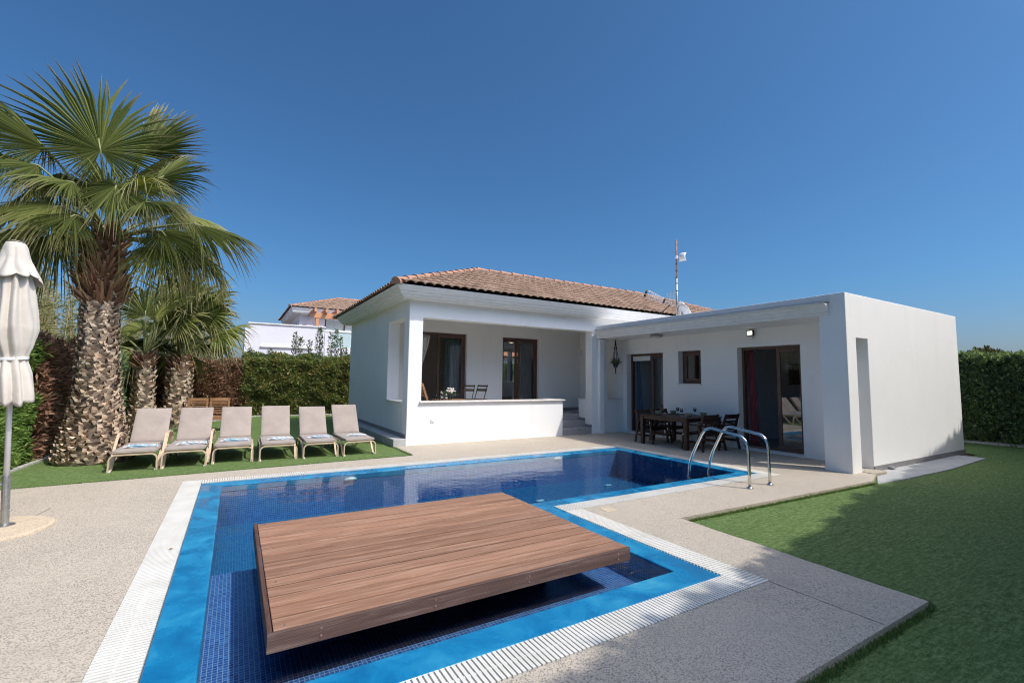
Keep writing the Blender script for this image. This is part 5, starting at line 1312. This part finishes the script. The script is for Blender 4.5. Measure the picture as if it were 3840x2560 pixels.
# upright shoots above the back hedge
sg = 'tall leafy shoots above the back hedge'
shoots = [(2.05, 3.35, .14, 'leafy upright shoot, leftmost of the tall group against the white neighbouring wall'), (2.28, 3.15, .12, 'thin leafy shoot close to the left of the tall group'), (2.62, 3.05, .13, 'shorter leafy shoot left of the tallest one'), (2.98, 3.58, .20, 'tallest and bushiest leafy shoot against the neighbouring balcony'), (3.42, 3.40, .11, 'slim leafy shoot just right of the tallest one'), (3.64, 3.55, .11, 'slim leafy shoot in front of the neighbouring terrace post'), (3.84, 3.25, .11, 'leafy shoot next to the house wall, slightly lower'), (1.15, 2.62, .12, 'short leafy shoot above the middle of the back hedge'), (.45, 2.60, .12, 'short leafy shoot near the palm fronds above the back hedge'), (1.55, 2.50, .10, 'low leafy sprig right of the middle of the back hedge'), (4.35, 2.85, .16, 'leafy shoot rising beside the villa side wall'), (4.05, 2.8, .14, 'low leafy shoot nearest the villa side wall')]
for x, h, r, lab in shoots:
    s = thing('shrub_shoot', lab, 'shrub', (x, 20.9, 1.3), 0, sg)
    m = MB()
    for q in range(2 if r < .18 else 4): m.tube([(x + random.uniform(-.03, .03), 20.9, 1.3), (x + random.gauss(0, .04), 20.9 + random.gauss(0, .03), (1.3 + h) / 2), (x + random.gauss(0, r * .35), 20.9, h - random.uniform(0, .25) * q)], [.012, .009, .004], 5)
    m.build('stem', MT['twigs_dead'], s)
    n = int(120 * (h - 1.5) * (r / .12)); zz = RNG.uniform(1.6, h, n); a = RNG.uniform(0, 2 * PI, n); rr = .75 * r * np.sqrt(RNG.uniform(0.02, .8, n)) * np.clip((h - zz) * 2.2 + .25, .2, 1)
    pos = np.stack([x + rr * np.cos(a), 20.9 + rr * np.sin(a), zz], 1); qmesh('foliage', sprays(pos, np.stack([np.cos(a), np.sin(a), 0 * a + .7], 1), .10, .021, 2, .4), MT['shrub'], s)
s = thing('shrub', 'loose leafy shrub growing along the top of the green back hedge', 'shrub', (2.6, 20.9, 0))
n = 4200; x_ = RNG.uniform(.2, 6, n); pos = np.stack([x_, RNG.uniform(20.35, 21.2, n), 2.02 + .28 * RNG.random(n) ** 1.5 + .12 * np.sin(x_ * 3)], 1); qmesh('foliage', sprays(pos, np.stack([RNG.normal(0, .5, n), -RNG.random(n) * .6, np.ones(n)], 1), .12, .022, 3, .5), MT['shrub'], s)
m = MB()
for k in range(24): m.tube([(.3 + k * .24, 20.8, 0), (.3 + k * .24 + random.uniform(-.1, .1), 20.7, 2.1)], .012, 5)
m.build('stem', MT['twigs_dead'], s)
def reeds(label, x0, x1, y0, y1, zt, n, seed):
    rnd = random.Random(seed); o = thing('reed_clump', label, 'reeds', ((x0 + x1) / 2, (y0 + y1) / 2, 0)); m = MB(); P = []; D = []
    for k in range(n):
        x, y = rnd.uniform(x0, x1), rnd.uniform(y0, y1); h = zt * rnd.uniform(.72, 1.05); lx, ly = rnd.gauss(0, .18), rnd.gauss(0, .18)
        pts = [V((x + lx * t * t, y + ly * t * t, h * t)) for t in (0, .35, .7, 1)]; m.tube(pts, [.014, .012, .009, .004], 5)
        for q in range(int(26 * h / 3)):
            t = rnd.uniform(.3, 1); b = V((x + lx * t * t, y + ly * t * t, h * t)); a = rnd.uniform(0, 2 * PI); P.append(tuple(b)); D.append((math.cos(a), math.sin(a), rnd.uniform(-.2, .8)))
    m.build('stems', MT['bamboo_stem'], o); qmesh('leaves', sprays(np.array(P), np.array(D), .30, .011, 3, .45), MT['bamboo'], o)
reeds('tall pale green reeds behind the parasol and the thick palm', -5.6, -3.7, 11.0, 18.5, 4.1, 240, 3)
reeds('tall pale reeds behind the two young palms', -3.6, -.6, 20.6, 22.5, 4.0, 150, 5)

# kerbs
def kerb(pts, w, z):
    m = MB()
    for a, b in zip(pts[:-1], pts[1:]): m.bar((*a, z - .08), (*b, z - .08), w, .16, None)
    return struct(m.build('garden_kerb', MT['kerb'], None, .006))
kerb([(-3.0, 8.2), (-2.82, 11.6), (-2.74, 15.2), (-1.62, 17.12), (.74, 20.12), (6.5, 19.9)], .07, .02)
kerb([(17.03, 13), (17.03, 4.5), (17.1, 3.4), (17.05, -6)], .07, .02)

# ------------------------------------------------------------------ neighbouring houses
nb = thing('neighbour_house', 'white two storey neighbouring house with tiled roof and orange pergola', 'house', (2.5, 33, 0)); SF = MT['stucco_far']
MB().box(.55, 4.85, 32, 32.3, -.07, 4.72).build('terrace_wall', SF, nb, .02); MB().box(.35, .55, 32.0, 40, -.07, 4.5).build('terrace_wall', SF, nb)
MB().box(.5, 4.9, 31.93, 32.35, 4.72, 4.79).build('coping', MT['trim'], nb)
MB().box(1.2, 4.2, 31.9, 31.999, 3.30, 3.38).build('ledge', MT['marble'], nb)
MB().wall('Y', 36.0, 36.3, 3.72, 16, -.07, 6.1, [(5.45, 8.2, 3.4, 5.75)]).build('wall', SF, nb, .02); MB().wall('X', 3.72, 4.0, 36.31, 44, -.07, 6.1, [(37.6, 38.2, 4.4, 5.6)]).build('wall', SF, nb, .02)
MB().box(3.75, 3.80, 37.6, 38.2, 4.4, 5.6).build('window', MT['glass'], nb)
MB().box(4.0, 16, 36.31, 43.9, 3.2, 3.3).build('room_floor', MT['interior_floor'], nb); MB().box(5.0, 12, 38.5, 38.6, 3.3, 6).build('room_wall', MT['interior'], nb)
MB().box(4.86, 14, 32.0, 36.0, 3.1, 3.3).build('terrace_floor', SF, nb)
cornice(nb, 3.72, 16, 36.0, 44, 0, [(-.02, 6.0), (.42, 6.02), (.50, 6.08), (.55, 6.28), (.6, 6.33), (.6, 6.42), (-.02, 6.45)], MT['trim'])
hip_roof(nb, 3.0, 16.8, 35.3, 44.8, 6.42, V((7.0, 40, 8.0)), V((12.5, 40, 8.0)), MT['roof'], MT['terracotta_cap'], pitch=.32, course=.5, amp=.06)
pg = MT['pergola']
for x in (4.45, 9.5): MB().box(x, x + .2, 33.3, 33.5, 3.3, 5.5).build('pergola_post', pg, nb)
MB().box(4.3, 9.9, 33.28, 33.52, 5.5, 5.85).build('pergola_beam', pg, nb)
for k in range(8): MB().box(4.3 + k * .7, 4.3 + k * .7 + .16, 32.9, 35.9, 5.86, 6.12).build('pergola_rafter', pg, nb)
for x in (5.45, 6.8, 8.1): MB().box(x, x + .09, 36.1, 36.2, 3.4, 5.75).build('door_frame', MT['brown_frame'], nb)
MB().box(5.54, 8.1, 36.13, 36.15, 3.4, 5.75).build('glass_pane', MT['balcony_glass'], nb)
MB().box(5.4, 9.6, 32.02, 32.05, 3.45, 4.48).build('balcony_glass', MT['balcony_glass'], nb); MB().box(4.87, 9.6, 31.98, 32.1, 4.48, 4.6).build('balcony_rail', MT['trim'], nb)
MB().box(4.87, 9.6, 31.95, 32.2, -.07, 3.42).build('balcony_wall', SF, nb, .02); MB().box(4.87, 5.35, 32.0, 32.15, 3.42, 4.47).build('balcony_wall', SF, nb)
rh = thing('neighbour_house', 'low house with red tiled roof mirrored in the near wing door', 'house', (-11, 18, 0))
MB().box(-16, -9.2, 13, 23, -.07, 3.4).build('wall', ST, rh)
hip_roof(rh, -16.7, -8.5, 12.3, 23.7, 3.4, V((-12.6, 16.4, 5.9)), V((-12.5, 16.4, 5.9)) if False else V((-12.6, 16.4, 5.9)), MT['roof_red'], MT['terracotta_cap'], pitch=.3, course=.45, amp=.05)
oh = thing('neighbour_house', 'house with orange tiled roof seen through the villa right porch door', 'house', (16, 30, 0))
MB().box(10, 24, 27, 34, -.07, 3.0).build('wall', ST, oh); hip_roof(oh, 9.4, 24.6, 26.4, 34.6, 3.0, V((13.5, 30.5, 5.0)), V((20.5, 30.5, 5.0)), MT['roof_orange'], MT['terracotta_cap'], pitch=.3, course=.45, amp=.05)
hedge('hedge', 'green hedge seen through the villa right porch door and back window', 'hedge', (9.0, 21.2), (16.0, 21.2), 1.0, 2.15, MT['conifer_bright'], MT['twigs'], 5000, .2, .016, None)
# conifer mirrored in the left porch door
ct = thing('conifer_tree', 'tall feathery conifer mirrored in the left porch door', 'tree', (18.5, -20, 0))
MB().tube([(18.5, -20, 0), (18.5, -20, 8.2)], [.16, .03]).build('trunk', MT['bark'], ct)
P = []; D = []
for k in range(900):
    z = random.uniform(2.2, 8.2); r = (8.4 - z) * .38 * math.sqrt(random.random()); a = random.uniform(0, 2 * PI); P.append((18.5 + r * math.cos(a), -20 + r * math.sin(a), z)); D.append((math.cos(a), math.sin(a), .3))
qmesh('crown', sprays(np.array(P), np.array(D), .5, .05, 5, .5), MT['conifer'], ct)
# dry leaves on terrace and grating
for (x, y, z, lab) in ((-.40, 5.02, .008, 'small dry leaf on the left grating'), (-.05, 3.05, .0, None), (3.0, 2.2, .008, None)):
    if lab is None: continue
    tag(MB().add([(-.02, 0, 0), (0, -.012, .006), (.025, .002, .002), (0, .012, .008)], [(0, 1, 2), (0, 2, 3)]).build('dry_leaf', MT['dryleaf'], None, loc=(x, y, z), rot=(0, 0, .6)), lab, 'leaf')
